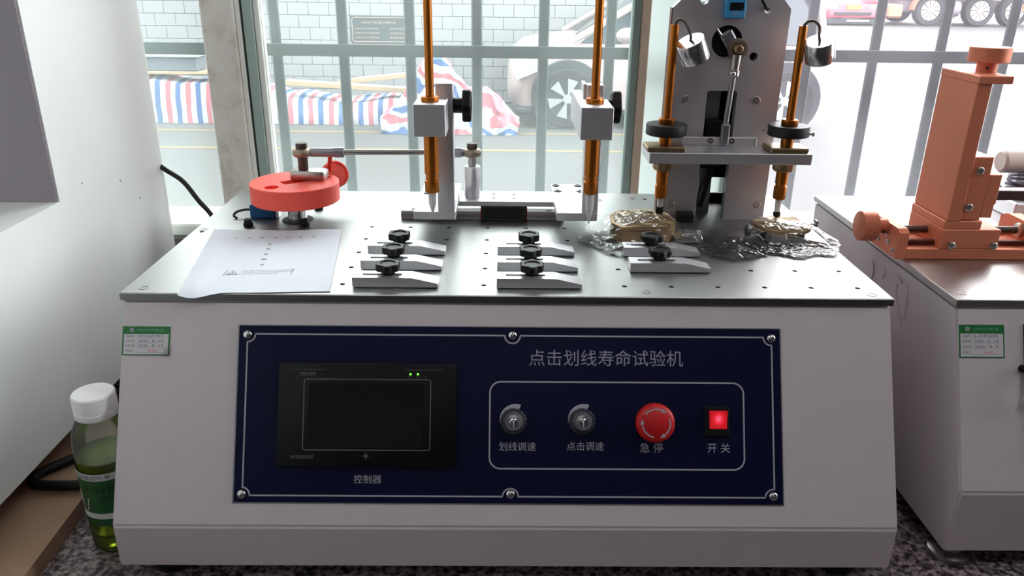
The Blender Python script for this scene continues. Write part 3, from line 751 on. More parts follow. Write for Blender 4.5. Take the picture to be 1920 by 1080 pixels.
PX, PY = -.2535, .2525
obj('crank_pin', cyl(nb(), (PX, PY, .3262), (PX, PY, .3450), .0062), bolt_m, ck, 40)
RZ = .3478
rod = obj('connecting_rod', cyl(nb(), (-.206, .256, RZ), (-.064, .2655, RZ-.0008), .0033, seg=16), M('smooth_steel_rod', (.42, .40, .38), .25, 1, .02, 5), ck, 40)
def rodend(c, d, L):
    d = Vector(d).normalized(); c = Vector(c)
    o = obj('rod_end', lathe(nb(), c-Vector((0, 0, .0052)), (0, 0, 1), [(0, .0085), (.0015, .0108), (.0052, .0118), (.0089, .0108), (.0104, .0085), (.0104, .006), (.0, .006)], 32, cap=False), rusty, rod, 50)
    obj('ball_joint', ball(nb(), c, .0082, (1, 1, .78)), steel, rod, 60)
    obj('rod_shank', lathe(nb(), c+d*.009, d, [(0, .0048), (.004, .0056), (L-.012, .0058), (L-.0115, .0064), (L-.001, .0064), (L, .0056)], 18), alu_d, rod, 40)
    obj('end_nut', hexnut(nb(), c+Vector((0, 0, .0052)), c+Vector((0, 0, .0118)), .0072), bolt_m, rod, 30)
rodend((PX, PY, RZ), (1, .063, 0), .042)
rodend((-.0457, .2665, RZ-.001), (-1, -.063, 0), .016)
obj('lock_nut', hexnut(nb(), (-.2085, .2555, RZ), (-.2025, .2560, RZ), .0068), alu_d, rod, 30)
# red hand knob behind the disc
d = Vector((.55, -.70, .40)).normalized(); c = Vector((-.2235, .289, .3115))
k = obj('hand_knob', lathe(nb(), c-d*.006, d, [(0, .0165), (.001, .0172), (.011, .0172), (.012, .0165), (.012, .0145), (.010, .0140)], 40), red_m, ck, 40)
obj('knob_stem', cyl(nb(), (-.229, .285, .318), (-.2215, .262, .343), .0028, seg=12), red_m, ck, 40)
for x, y in ((-.3165, .2137), (-.2483, .2158), (-.2476, .2897)):
    obj('cap_screw', lathe(nb(), (x, y, ZP), (0, 0, 1), [(0, .0055), (.0035, .0062), (.0042, .0050), (.0085, .0046), (.0092, .0040)], 16), rubber, ck, 40)
sn = thing('proximity_sensor', 'small blue sensor block with a black lead under the red disc', 'sensor', (-.3075, .2535, ZP))
obj('housing', box(nb(), -.3235, -.2925, .2446, .2625, ZP, .2825, .0012), blue_m, sn)
obj('sensing_face', box(nb(), -.2925, -.2885, .2470, .2600, ZP, .2815, .0008), alu, sn)
obj('fixing_screw', cyl(nb(), (-.3135, .2535, .2820), (-.3135, .2535, .2845), .0028, bev=.0004), chrome, sn, 40)
obj('lead', tube(nb(), spline([(-.3230, .2535, .2745), (-.3330, .253, .2740), (-.3415, .250, .2720), (-.3440, .2455, .2685), (-.3395, .2420, .2665)], 6), .0016, 8), cable_m, sn, 60)

# ------------------------------------------------------------------ scribing unit
sc_ = thing('scribing_unit', 'linear slide carrying two upright brackets with gold stylus holders', 'slide unit', (0, .24, ZP))
rl = obj('slide_rail', box(nb(), -.1348, .0700, .2462, .2625, ZP, .2765, .001), steel, sc_)
obj('rail_groove', box(nb(), -.1346, .0698, .2455, .2465, .2690, .2725), alu_d, rl)
for x in (-.119, -.0655, .0515, .062):
    obj('rail_hole', lathe(nb(), (x, .2543, .2755), (0, 0, 1), [(0, .0034), (.0012, .0034), (.00118, .0020), (.0, .0018)], 14), blackm, rl)
cr_ = obj('carriage', box(nb(), -.0315, .0205, .2400, .2690, .2680, .2842, .001), blackm, sc_)
for x0, x1, m_ in ((-.0345, -.0325, M('red_seal', S(130, 34, 34), .6)), (-.0325, -.0285, M('green_end_cap', S(20, 52, 40), .5)), (.0175, .0215, MATS['green_end_cap']), (.0215, .0235, MATS['red_seal'])):
    obj('end_seal', box(nb(), x0, x1, .2392, .2700, .2670, .2835, .0005), m_, cr_)
stg = obj('stage_plate', box(nb(), -.1040, .0960, .2430, .2940, .2842, .2905, .0006), alu, sc_)
b = nb()
for x in (-.0185, .0070):
    for y in (.2600, .2780): cyl(b, (x, y, .280), (x, y, .295), .0024, seg=14)
cut(stg, b)
obj('rod_pillar', lathe(nb(), (-.0457, .2665, .2905), (0, 0, 1), [(0, .0098), (.0005, .0100), (.0385, .0100), (.0395, .0092)], 32), alu, sc_, 40)
obj('pillar_bolt', hexnut(nb(), (-.0457, .2665, .3300), (-.0457, .2665, .3425), .0056), steel, sc_, 30)

def bolt_pocket_shade(parent, x, y, z, r=.0052):
    o = obj('bolt_pocket_shade', lathe(nb(), (x, y, z-.004), (0, 0, 1), [(0, r), (.0046, r), (.0050, r*.92), (.0050, r*.5), (.002, r*.45)], 20), blackm, parent, 40)  # black disc paints the counterbore's shade; the ring is the bolt
    obj('bolt_ring', lathe(nb(), (x, y, z+.0008), (0, 0, 1), [(0, r*.80), (.0004, r*.78), (.0004, r*.52), (.0, r*.5)], 18), chrome, parent, 40)

def scriber(bx0, bx1, cx0, cx1, ax0, ax1, ay0, ay1, rx0, px, tip, kx, bolts, side):
    br = obj('bracket', box(nb(), bx0, bx1, .164, .2955, .2905, .3000, .0006), alu, sc_, None, 'silver angle bracket')
    obj('column', box(nb(), cx0, cx1, .1641, .1835, .3000, .4437, .0006), alu, br)
    for x, y in bolts: bolt_pocket_shade(br, x, y, .3000)
    ar = obj('arm', box(nb(), ax0, ax1, ay0, .1640, .3958, .4290, .0007), alu, sc_)
    obj('arm_tail', box(nb(), ax0, rx0, .1640, ay1, .3958, .4290, .0006), alu, ar)
    kb = obj('clamp_knob', star(nb(), (kx, .1745, .4192), (1, 0, 0), 0, .0098, .0182, 5, .14, 90, .0014), blackp, ar, 40)
    obj('knob_neck', cyl(nb(), (cx1, .1745, .4192), (kx+.001, .1745, .4192), .0085, bev=.0005), blackp, ar, 40)
    py = .137
    sy = obj('stylus_rod', cyl(nb(), (px, py, .4290), (px, py, .640), .0045, seg=20), gold, sc_, 40, 'gold stylus holder')
    obj('collar', lathe(nb(), (px, py, .4290), (0, 0, 1), [(0, .0092), (.0006, .0096), (.0046, .0096), (.0052, .0091), (.0052, .0046)], 28), gold, sy, 40)
    obj('barrel', lathe(nb(), (px, py, .3958), (0, 0, -1), [(0, .0078), (.0440, .0078), (.0448, .0068), (.0512, .0068), (.0516, .0080), (.0640, .0080), (.0648, .0074)], 28), gold, sy, 40)
    z0 = .3312
    obj('tip', lathe(nb(), (px, py, z0), (0, 0, -1), [(0, .0046), ((z0-tip)*.52, .0042), ((z0-tip)*.88, .0013), (z0-tip, .0005)], 18), white_p, sy, 50)
scriber(-.1092, -.0612, -.0812, -.0622, -.1004, -.0670, .1142, .2440, -.0814, -.0846, .3045, -.0522, ((-.1000, .245), (-.1000, .275)), 0)
scriber(.0553, .1020, .0837, .1020, .0725, .1062, .1065, .2357, .0832, .0893, .2955, .1120, ((.0613, .2875), (.0622, .2600), (.0900, .2875), (.0905, .2600)), 1)
obj('stop_block', box(nb(), .0800, .0840, .1700, .2000, .4290, .4440, .0005), alu, sc_)

# ------------------------------------------------------------------ clicking unit
cl_ = thing('clicking_unit', 'tall grey plate with crank, crossbar and two gold plungers', 'press unit', (.2575, .26, ZP))
x0, x1, zt = .1888, .3262, .5300
pl = obj('mounting_plate', prism(nb(), [(x0, ZP), (x1, ZP), (x1, zt-.010), (x1-.011, zt+.002), (x0+.012, zt+.002), (x0, zt-.010)], .26, .272), gun, cl_)
b = nb(); prism(b, rrect(.2386, .2748, .25, .4262, .003, 4), .25, .28); cyl(b, (.2556, .25, .4830), (.2556, .28, .4830), .0182, seg=40)
cyl(b, (.2890, .25, .4664), (.2890, .28, .4664), .0048, seg=20); cyl(b, (.2992, .25, .5191), (.2992, .28, .5191), .0042, seg=20); cyl(b, (.2245, .25, .529), (.2245, .28, .529), .0050, seg=20)
cut(pl, b)
obj('brown_edge', box(nb(), x0-.0012, x0, .2605, .2715, ZP, .520), M('brown_edge_tape', S(112, 76, 62), .5, .2), pl)
for x, z in ((.2133, .4158), (.2988, .4155), (.3163, .2847), (.2060, .2847)):
    obj('plate_screw', lathe(nb(), (x, .2604, z), (0, -1, 0), [(0, .0048), (.0012, .0048), (.0016, .0042), (.0016, .0028), (-.001, .0026)], 20), steel, pl, 40)
b = nb(); box(b, .2140, .2180, .272, .345, ZP, .520); box(b, .2950, .2990, .272, .345, ZP, .520); box(b, .2180, .2950, .341, .345, .3000, .520); box(b, .2180, .2950, .341, .345, ZP, .2780); box(b, .2140, .2990, .272, .345, .520, .524)
obj('rear_housing', b, blackm, cl_)
obj('guide_rail', box(nb(), .2470, .2630, .2900, .3020, ZP, .4600), alu_d, cl_)
obj('guide_carriage', box(nb(), .2440, .2660, .2740, .2900, .3280, .3880, .001), blackm, cl_)
b = nb(); box(b, -.003, .003, -.0025, .0025, -.055, .0); b.transform(Matrix.Translation((.2600, .280, .3300)) @ Matrix.Rotation(.22, 4, 'Y')); obj('drive_link', b, blackm, cl_)
obj('motor', cyl(nb(), (.2556, .290, .4830), (.2556, .335, .4830), .026), blackm, cl_, 40)
obj('crank_wheel', cyl(nb(), (.2556, .268, .4830), (.2556, .282, .4830), .0172, bev=.001), blackm, cl_, 40)
b = nb(); box(b, -.0075, .0075, -.005, .005, -.0200, .0120, .002); b.transform(Matrix.Translation((.2590, .2620, .4840)) @ Matrix.Rotation(math.radians(-34), 4, 'Y')); ca = obj('crank_arm', b, alu_d, cl_)
obj('clamp_tab', tube(nb(), [(.2470, .2570, .4905), (.2410, .2560, .4975), (.2445, .2560, .5010)], .0016, 8), steel, ca, 40)
obj('crank_bearing', lathe(nb(), (.2668, .2560, .4755), (0, -1, 0), [(0, .0118), (.004, .0122), (.008, .0112), (.008, .0075), (.0065, .0070)], 32), rusty, cl_, 40)
obj('bearing_bolt', lathe(nb(), (.2668, .2520, .4755), (0, -1, 0), [(0, .0066), (.0060, .0060), (.0085, .0036), (.0085, .001)], 20), brass, cl_, 40)
pr_ = obj('push_rod', cyl(nb(), (.2655, .2490, .4660), (.2600, .2440, .3830), .0034, seg=14), alu_d, cl_, 40)
obj('rod_eye', lathe(nb(), (.2660, .2495, .4690), Vector((-.066, -.06, -1)), [(0, .0056), (.0170, .0052), (.0175, .0066), (.0240, .0066), (.0250, .0045)], 18), steel, pr_, 40)
obj('clevis', box(nb(), .2552, .2650, .2380, .2470, .3655, .3900, .0015), alu_d, cl_)
b = nb(); ball(b, (.2620, .2440, .4480), .0040); obj('rod_nut', b, chrome, pr_, 60)
obj('limit_block', box(nb(), .2140, .2345, .2450, .2595, ZP, .2760, .0008), blackm, cl_)
# crossbar
cb = obj('crossbar', box(nb(), .1632, .3536, .1985, .2500, .3504, .3632, .0007), alu, cl_)
obj('crossbar_flange', box(nb(), .2120, .3010, .2440, .2500, .3632, .3730, .0006), alu, cb)
for x in (.2440, .2700): obj('flange_screw', lathe(nb(), (x, .2442, .3690), (0, -1, 0), [(0, .0032), (.0014, .0032), (.0014, .0018), (0, .0016)], 16), bolt_m, cb, 40)

def plunger(px, tip, small, lab):
    py = .2190
    rodo = obj('plunger_rod', cyl(nb(), (px, py, .3700), (px, py, .5040), .0047, seg=22), gold, cl_, 40, lab)
    obj('rod_collar', lathe(nb(), (px, py, .3935), (0, 0, 1), [(0, .0092), (.0006, .0096), (.0060, .0096), (.0066, .0090)], 28), gold, rodo, 40)
    ds = obj('weight_disc', lathe(nb(), (px, py, .3810), (0, 0, 1), [(0, .0228), (.001, .0238), (.0115, .0238), (.0125, .0230)], 48), blackm, rodo, 40)
    obj('lower_sleeve', lathe(nb(), (px, py, .3690), (0, 0, 1), [(0, .0072), (.0125, .0072)], 24), gold, rodo, 40)
    obj('flange_plate', box(nb(), px-.0235, px+.0215, py-.0170, py+.0170, .3632, .3692, .0012), brass, rodo)
    obj('bush_nut', lathe(nb(), (px, py, .3504), (0, 0, -1), [(0, .0126), (.0095, .0126), (.0115, .0112), (.0120, .008)], 10), brass, rodo, 30)
    obj('plunger_barrel', lathe(nb(), (px, py, .3390), (0, 0, -1), [(0, .0072), (.0150, .0072), (.0155, .0064), (.0185, .0064), (.0190, .0076), (.0335, .0074), (.0345, .0068)], 26), gold, rodo, 40)
    obj('plunger_tip', lathe(nb(), (px, py, .3048), (0, 0, -1), [(0, .0042), (.3048-tip-.0065, .0032)], 16), white_p, rodo, 40)
    if small: obj('rubber_tip', ball(nb(), (px, py, tip+.0046), .0047), rubber, rodo, 60)
    else: obj('rubber_tip', lathe(nb(), (px, py, tip+.0085), (0, 0, -1), [(0, .0048), (.0075, .0048), (.0085, .0040)], 18), rubber, rodo, 40)
    return ds
plunger(.1842, .2846, False, 'gold plunger with black weight disc')
dsk = plunger(.3285, .2806, True, 'gold plunger with black weight disc')
for s, dx in ((-1, 0), (1, .002)):
    obj('disc_screw', lathe(nb(), (.3285+s*.0235, .2190+s*-.004, .3855-s*.0015), (s, s*-.25, 0), [(0, .0016), (.0035, .0016), (.0035, .0028), (.0055, .0028), (.0060, .002)], 12), steel, dsk, 40)
obj('cam_switch', box(nb(), .2468, .2700, .2480, .2600, .5095, .545, .001), blue2, cl_, None, 'blue sensor')
obj('switch_window', box(nb(), .2515, .2672, .2475, .2485, .5185, .5270), blackp, cl_)
b = nb(); text(b, 'NPN', .2595, .5150, .010, 0, .0030); b.transform(wallM(.2476)); obj('switch_print', b, print_w, cl_)
obj('sensor_lead', tube(nb(), spline([(.2870, .2540, .5420), (.2900, .2545, .5300), (.2950, .256, .5230), (.2992, .2640, .5191)], 6), .0024, 8), cable_m, cl_, 60)

# hook weights on the plunger rods
def weight(px, c, axis, lab, hook):
    c = Vector(c); a = Vector(axis).normalized()
    t = thing('hook_weight', lab, 'weight', c-a*.012, 'polished hook weights on the plungers')
    obj('cylinder', lathe(nb(), c-a*.0120, a, [(0, .0155), (.0010, .0165), (.0230, .0165), (.0240, .0157)], 40), chrome, t, 40)
    obj('hook', tube(nb(), spline([c+a*.0110]+[Vector(p) for p in hook], 6), .0016, 8), bolt_m, t, 60)
weight(.1842, (.2047, .2080, .4775), (-.42, -.25, .82), 'polished cylinder weight hooked on the left gold plunger', [(.1995, .2040, .4935), (.1965, .2100, .5020), (.1925, .2160, .5080), (.1870, .2190, .5085), (.1842, .2190, .5035)])
weight(.3285, (.3468, .2080, .4785), (-.25, -.30, .86), 'polished cylinder weight hooked on the right gold plunger', [(.3420, .2040, .4950), (.3435, .2100, .5035), (.3400, .2170, .5090), (.3330, .2190, .5085), (.3285, .2190, .5035)])

# ------------------------------------------------------------------ clamp bars with star knobs
def make_clamp(x0, y0, L=.0845, flip=False, knob=.034, kz=0):
    t = thing('step_clamp', 'x', 'clamp', (x0, y0, ZP), 'clamp bars on the top plate')
    z0, z1, w_ = ZP, .2760, .0195
    b = nb(); sg = -1 if flip else 1
    X = lambda u: x0+sg*u
    def bx(u0, u1, y_0, y_1): box(b, min(X(u0), X(u1)), max(X(u0), X(u1)), y0+y_0, y0+y_1, z0+.0012, z1)
    s0, s1 = .009, L*.57
    bx(0, s0, 0, w_); bx(s0, s1, 0, w_*.5-.0026); bx(s0, s1, w_*.5+.0026, w_)
    prism(b, [(X(s1), z0+.0012), (X(L), z0+.0012), (X(L), z0+.0052), (X(L*.685), z1), (X(s1), z1)], y0, y0+w_)
    obj('clamp_bar', b, alu, t)
    obj('levelling_screw', cyl(nb(), (X(.006), y0+.006, ZP), (X(.006), y0+.006, ZP+.0020), .0032, seg=12), blackm, t)
    obj('toe_pad', box(nb(), min(X(L-.001), X(L-.02)), max(X(L-.001), X(L-.02)), y0+.002, y0+w_-.002, ZP, ZP+.0012), blackm, t)
    kx, ky = X(knob), y0+w_*.5+.003
    k = obj('star_knob', star(nb(), (kx, ky, .2800+kz), (0, 0, 1), 0, .0075, .0128, 6, .15, 72, .0010), blackp, t, 40)
    obj('knob_boss', lathe(nb(), (kx, ky, z1), (0, 0, 1), [(0, .0066), (.0045+kz, .0078)], 20), blackp, k, 40)
    obj('stud', cyl(nb(), (kx, ky, ZP), (kx, ky, z1), .0024, seg=10), steel, k)
    return t
names = {(0, 0): 'silver clamp bar nearest the paper, front of its row of three', (0, 1): 'silver clamp bar nearest the paper, middle of its row of three', (0, 2): 'silver clamp bar nearest the paper, back of its row of three',
         (1, 0): 'silver clamp bar in the centre of the plate, front of its three', (1, 1): 'silver clamp bar in the centre of the plate, middle of its three', (1, 2): 'silver clamp bar in the centre of the plate, back of its three',
         (2, 0): 'silver clamp bar in front of the wrapped board, nearer the panel', (2, 1): 'silver clamp bar touching the plastic wrapped board stack'}
proto = None
for (c, r), lab in names.items():
    x0 = (-.1548, -.0122, .1272)[c]; y0 = ((.0161, .0652, .1130), (.0168, .0640, .1135), (.0640, .1135))[c][r]
    if proto is None: t = proto = make_clamp(x0, y0)
    else:
        t = copy_tree(proto); t.location = (x0, y0, ZP)
        ks = [k for k in t.children if k.name.startswith('star_knob')][0]
        dx = {(0, 1): -.001, (0, 2): -.0005, (1, 0): .001, (1, 1): .001, (1, 2): .0005, (2, 0): -.0015, (2, 1): -.002}[(c, r)]
        ks.location = (dx, random.uniform(-.002, .002), 0)
    t['label'] = lab
t = make_clamp(.2240, .1610, .0300, True, .012, -.0012); t['label'] = 'short silver clamp block partly under the clear plastic film'
for ch in list(t.children):
    if ch.name.startswith('star_knob'):
        for g in list(ch.children): bpy.data.objects.remove(g, do_unlink=True)
        bpy.data.objects.remove(ch, do_unlink=True)

# ------------------------------------------------------------------ wrapped boards under the plungers
wb = thing('board_stack', 'stack of tan fibreboard pieces under the left plunger', 'board stack', (.162, .195, ZP))
outline = [(.131, .163), (.186, .165), (.199, .192), (.196, .222), (.176, .238), (.140, .236), (.124, .215), (.121, .180)]
z = ZP
for i in range(4):
    z1 = z+.0046; jx, jy = random.uniform(-.0012, .0012), random.uniform(-.0012, .0012); k = 1-.010*(i % 2)
    b = nb(); prism(b, [(.16+(x-.16)*k+jx, .20+(y-.20)*k+jy) for x, y in outline], z, z1, 'xy'); obj('board', b, wood_m, wb); z = z1+.0002
obj('dark_hole', lathe(nb(), (.1735, .2235, z-.0002), (0, 0, 1), [(0, .005), (.00035, .0048)], 18), M('brown_hole_disc', S(96, 66, 40), .8), wb)  # flat dark brown disc set on top in place of a hole

rb = thing('round_sample', 'thin tan disc on a grey holder under the right plunger', 'sample disc', (.328, .195, ZP))
obj('holder', box(nb(), .3080, .3480, .1700, .2150, ZP, .2755, .001), alu_d, rb)
obj('sample_disc', lathe(nb(), (.3285, .1960, .2755), (0, 0, 1), [(0, .033), (.0005, .0335), (.0038, .0335), (.0043, .033)], 48), wood_m, rb, 40)
obj('holder_slot', box(nb(), .302, .318, .2160, .2200, .2795, .2802), blackm, rb)
obj('clamp_screw', cyl(nb(), (.2860, .1850, .2750), (.3080, .1850, .2740), .0042, bev=.0006), chrome, rb, 40)
obj('screw_head', cyl(nb(), (.2830, .1850, .2751), (.2862, .1850, .2750), .0072, bev=.0006), alu_d, rb, 40)
obj('screw_pin', cyl(nb(), (.2950, .1800, .2720), (.3010, .1690, .2670), .0015, seg=10), chrome, rb, 40)
b = nb(); box(b, .3560, .3720, .1960, .2060, .2745, .2800, .001); box(b, .3700, .3725, .1960, .2060, .2790, .2830, .0005); obj('side_jaw', b, alu_d, rb)
t = make_clamp(.3040, .1570, .0450, False, .012, -.0012); t['label'] = 'short silver clamp block under the round tan sample'
for ch in list(t.children):
    if ch.name.startswith('star_knob'):
        for g in list(ch.children): bpy.data.objects.remove(g, do_unlink=True)
        bpy.data.objects.remove(ch, do_unlink=True)
stk = [M('dark_stick', S(78, 66, 62), .6), M('pale_stick', S(226, 196, 168), .6)]
for i in range(5):
    a = .62; L = .038; xx = .3515+i*.0052; yy = .1500+i*.0012
    o = obj('thin_stick', cyl(nb(), (xx, yy, ZP+.0016), (xx-L*.72, yy+L*.9 if False else yy+L*.55, ZP+.0016+.0), .0014, seg=8), stk[i % 2])
    tag(o, ('leftmost thin dark stick on the plate beside the round sample', 'second thin stick from the left beside the round sample, pale', 'middle thin dark stick on the plate beside the round sample', 'second thin stick from the right beside the round sample, pale', 'rightmost thin dark stick on the plate near its right edge')[i], 'stick', 'thin sticks on the plate')

def wrap_sheet(name, lab, x0, x1, y0, y1, nx, ny, hfun, amp, seed, keep):
    b = nb(); g = []
    for i in range(nx+1):
        col = []
        for j in range(ny+1):
            x = x0+(x1-x0)*i/nx; y = y0+(y1-y0)*j/ny
            x += noise.noise(Vector((x*90, y*90, seed)))*.0022; y += noise.noise(Vector((x*90+9, y*90, seed)))*.0022
            rg = abs(noise.noise(Vector((x*46+seed, y*46, 2)))) + .5*abs(noise.noise(Vector((x*120+seed, y*120, 5))))
            col.append(b.verts.new((x, y, hfun(x, y) + amp*rg)))
        g.append(col)
    for i in range(nx):
        for j in range(ny):
            c = (g[i][j].co+g[i+1][j+1].co)/2
            if keep(c.x, c.y): b.faces.new((g[i][j], g[i+1][j], g[i+1][j+1], g[i][j+1]))
    bmesh.ops.delete(b, geom=[v for v in b.verts if not v.link_faces], context='VERTS')
    bmesh.ops.triangulate(b, faces=b.faces[:])
    o = obj(name, b, MATS['wrap']); tag(o, lab, 'plastic film', 'crumpled clear films')
def bump_(x, y, cx_, cy_, rx, ry, h, p=4):
    d = ((abs(x-cx_)/rx)**p + (abs(y-cy_)/ry)**p)
    return h/(1+d**1.6)
wrap_sheet('plastic_wrap', 'crumpled clear film around the tan board stack', .082, .215, .118, .232, 64, 54,
           lambda x, y: ZP+.0010+max(bump_(x, y, .160, .196, .046, .040, .0200), bump_(x, y, .17, .12, .05, .016, .0115)), .0046, 3.0,
           lambda x, y: ((x-.150)/.066)**2+((y-.176)/.058)**2 < 1+.25*noise.noise(Vector((x*40, y*40, 1))) and not (abs(x-.1842) < .007 and abs(y-.219) < .008))
wrap_sheet('plastic_wrap', 'loose clear film on the plate between the board stack and the round sample', .205, .300, .105, .215, 48, 54,
           lambda x, y: ZP+.0012+bump_(x, y, .246, .165, .022, .03, .004, 2)+bump_(x, y, .207, .17, .018, .014, .0105), .0055, 11.0,
           lambda x, y: ((x-.250)/.046)**2+((y-.156)/.050)**2 < 1+.5*noise.noise(Vector((x*45, y*45, 4))))
wrap_sheet('plastic_wrap', 'crumpled clear film over the round tan sample', .278, .385, .112, .215, 54, 52,
           lambda x, y: ZP+.0012+max(bump_(x, y, .328, .190, .042, .034, .0168), bump_(x, y, .327, .166, .027, .012, .0125)), .0042, 17.0,
           lambda x, y: ((x-.330)/.054)**2+((y-.168)/.052)**2 < 1+.4*noise.noise(Vector((x*45, y*45, 7))) and not (abs(x-.3285) < .007 and abs(y-.219) < .009))

# ------------------------------------------------------------------ instruction sheet
PC = [Vector((-.3500, .1917, 0)), Vector((-.2001, .1981, 0)), Vector((-.1745, .0046, 0)), Vector((-.3190, .0008, 0))]   # back-left, back-right, front-right, front-left
def sheet_pt(u, v):
    p = PC[0]*(1-u)*(1-v)+PC[1]*u*(1-v)+PC[2]*u*v+PC[3]*(1-u)*v
    z = ZP+.0008
    z += .0035*math.exp(-((1-v)/.10)**2)*math.exp(-((u-.02)/.12)**2)*-.2
    z += .0022*max(0, 1-u/.16)**1.5*(1-.5*v) + .0012*math.exp(-((u-.1)/.05)**2)
    z += .0014*math.exp(-((v-.0)/.12)**2)*math.sin(u*5.5)**2
    y = p.y-.0105*math.exp(-((u-.10)/.13)**2)*v**8-.003*v**8*math.exp(-((u-.45)/.3)**2)
    if y < -.0015: z = ZP+.0008-.25*(-.0015-y)
    return Vector((p.x, y, z))
b = nb(); n, m_ = 30, 26
g = [[b.verts.new(sheet_pt(i/n, j/m_)) for j in range(m_+1)] for i in range(n+1)]
for i in range(n):
    for j in range(m_): b.faces.new((g[i][j], g[i][j+1], g[i+1][j+1], g[i+1][j]))
r_ = bmesh.ops.extrude_face_region(b, geom=b.faces[:]); bmesh.ops.translate(b, verts=[v for v in r_['geom'] if isinstance(v, bmesh.types.BMVert)], vec=(0, 0, .00015))
bmesh.ops.recalc_face_normals(b, faces=b.faces[:])
ps = obj('paper_sheet', b, paper_m, None, 60); tag(ps, 'white printed instruction sheet lying on the left front of the top plate', 'paper')
def on_sheet(b):
    for v in b.verts:
        q = sheet_pt(v.co.x, v.co.y); v.co = q+Vector((0, 0, .0004))
    return b
b = nb()
for i, ch in enumerate('点击划线试验机'): text(b, ch, .20+.0985*i, -.155+.004*i, .030, 0, .024)
for i, ch in enumerate('使用说明书'): text(b, ch, .475, -.268-.0865*i, .032, 0, .028)
for v in b.verts: v.co.y = -v.co.y
on_sheet(b)
bmesh.ops.reverse_faces(b, faces=b.faces[:])
o = obj('title_print', b, ink, ps)
b = nb(); ribbon(b, [(.235, .775), (.255, .70)], .004, 0); ribbon(b, [(.70, .76), (.715, .675)], .004, 0)
for yy in (.712, .735, .76):
    x = .36 if yy < .76 else .25
    while x < (.70 if yy < .75 else .58):
        w_ = random.uniform(.012, .04); ribbon(b, [(x, yy-(x-.3)*.05), (x+w_, yy-(x+w_-.3)*.05)], .0035, 0); x += w_+.008
ribbon(b, [(.262, .76), (.295, .705), (.330, .755), (.262, .76)], .005, 0); ribbon(b, [(.296, .722), (.297, .745)], .005, 0)
on_sheet(b); obj('warning_print', b, ink, ps)
# ------------------------------------------------------------------ neighbouring machine on the right
RX = .4388
m2 = thing('test_machine', 'white bench-top tester cut off by the right edge of the picture', 'machine', (.75, .14, 0))
b = nb(); prism(b, [(-.0005, .257), (-.0766, .0927), (-.0750, .0205), (.372, .0205), (.378, .257)], RX, RX+.70, 'yz')
bmesh.ops.bevel(b, geom=[e for e in b.edges], offset=.0022, segments=2, affect='EDGES'); obj('body', b, paint, m2, 14)
obj('top_plate', box(nb(), RX-.0012, RX+.7012, -.0015, .382, .257, ZP, .0008), M('bronze_tinted_plate', (.52, .50, .49), .36, 1, .05, 60, .03, 200, stretch=(.06, 1, 1)), m2)
for x, y in ((.452, .016), (.60, .016)):
    obj('plate_bolt', lathe(nb(), (x, y, ZP-.003), (0, 0, 1), [(0, .0052), (.0033, .0052), (.0036, .0046), (.0032, .0028), (.001, .0026)], 20), steel, m2, 40)
for x in (.4600, 1.09):
    for y in (-.052, .33):
        obj('foot', lathe(nb(), (x, y, 0), (0, 0, 1), [(0, .020), (.006, .0205), (.010, .012), (.0215, .012)], 24), steel if x < .5 and y < 0 else rubber, m2, 40)
PM2 = slope_matrix((0, -.0005, .257), (0, -.0766, .0927))
sticker(m2, PM2, .4410, .4858, -.0500, -.0175, False, ('L-Z4C04S', '2025 . 8 . 10', '2026 . 8 . 9'))
p2 = pobj('control_panel', box(nb(), .5045, 1.07, -.150, -.0165, -.001, .0012, .0004), M('dark_panel', S(40, 30, 40), .4), m2, None, None, PM2)
pobj('key_lock', lathe(nb(), (.5020, -.060, .001), (0, 0, 1), [(0, .004), (.004, .004), (.006, .003)], 16), blackp, m2, 40, None, PM2)
b = nb(); tube(b, spline([(.5035, -.062, .006), (.5020, -.072, .010), (.5045, -.084, .010)], 5), .0022, 8); pobj('key_cord', b, M('green_cord', S(30, 70, 60), .6), m2, 60, None, PM2)
b = nb(); tube(b, spline([(.5045, -.084, .010), (.5000, -.090, .008), (.4990, -.096, .005)], 5), .0030, 8); pobj('key_tag', b, M('clear_grey_tag', S(170, 168, 172), .3), m2, 60, None, PM2)
# dried glue traces on the side wall
glue = M('dried_glue', S(196, 188, 186), .5)
b = nb()
for pts in ([(.115, .236), (.112, .222), (.096, .205), (.088, .195)], [(.195, .238), (.180, .238), (.172, .228), (.178, .214), (.192, .206)], [(.105, .240), (.118, .246), (.095, .243), (.088, .228), (.085, .205)], [(.150, .244), (.146, .236), (.149, .230)]):
    obj('glue_trace', tube(nb(), spline([(RX-.0004, y, z) for y, z in pts], 6), .0012, 6), glue, m2, 60)

# copper coloured positioning stage on the neighbour
ps_ = thing('positioning_stage', 'copper coloured manual two-axis positioning stage on the right machine', 'positioning stage', (.56, .15, ZP))
YF, YB = .1142, .1890
bs = obj('base_rail', box(nb(), .4405, .72, YF, YB, ZP, .2775, .0008), copper, ps_)
for y0, y1 in ((.126, .132), (.171, .177)): obj('rail_groove', box(nb(), .4405, .72, y0, y1, .2774, .2835, .0006), M('dark_copper', S(96, 48, 40), .5, .3), bs)
eb = obj('end_block', prism(nb(), [(YF, ZP), (YB, ZP), (YB, .2950), (YB-.010, .2990), (YF+.006, .2990), (YF, .2950)], .4295, .4405, 'yz'), copper, ps_)
for y, z in ((.121, .2725), (.136, .2780), (.142, .2870), (.160, .2750), (.172, .2740)):
    obj('cap_screw', lathe(nb(), (.4297, y, z), (-1, 0, 0), [(0, .0033), (.0010, .0033), (.0010, .0018), (-.0005, .0016)], 16), steel, eb, 40)
hk = obj('hand_wheel', lathe(nb(), (.3985, .1480, .2930), (1, 0, 0), [(0, .0160), (.0008, .0170), (.0170, .0170), (.0178, .0160)], 40), copper, ps_, 40)
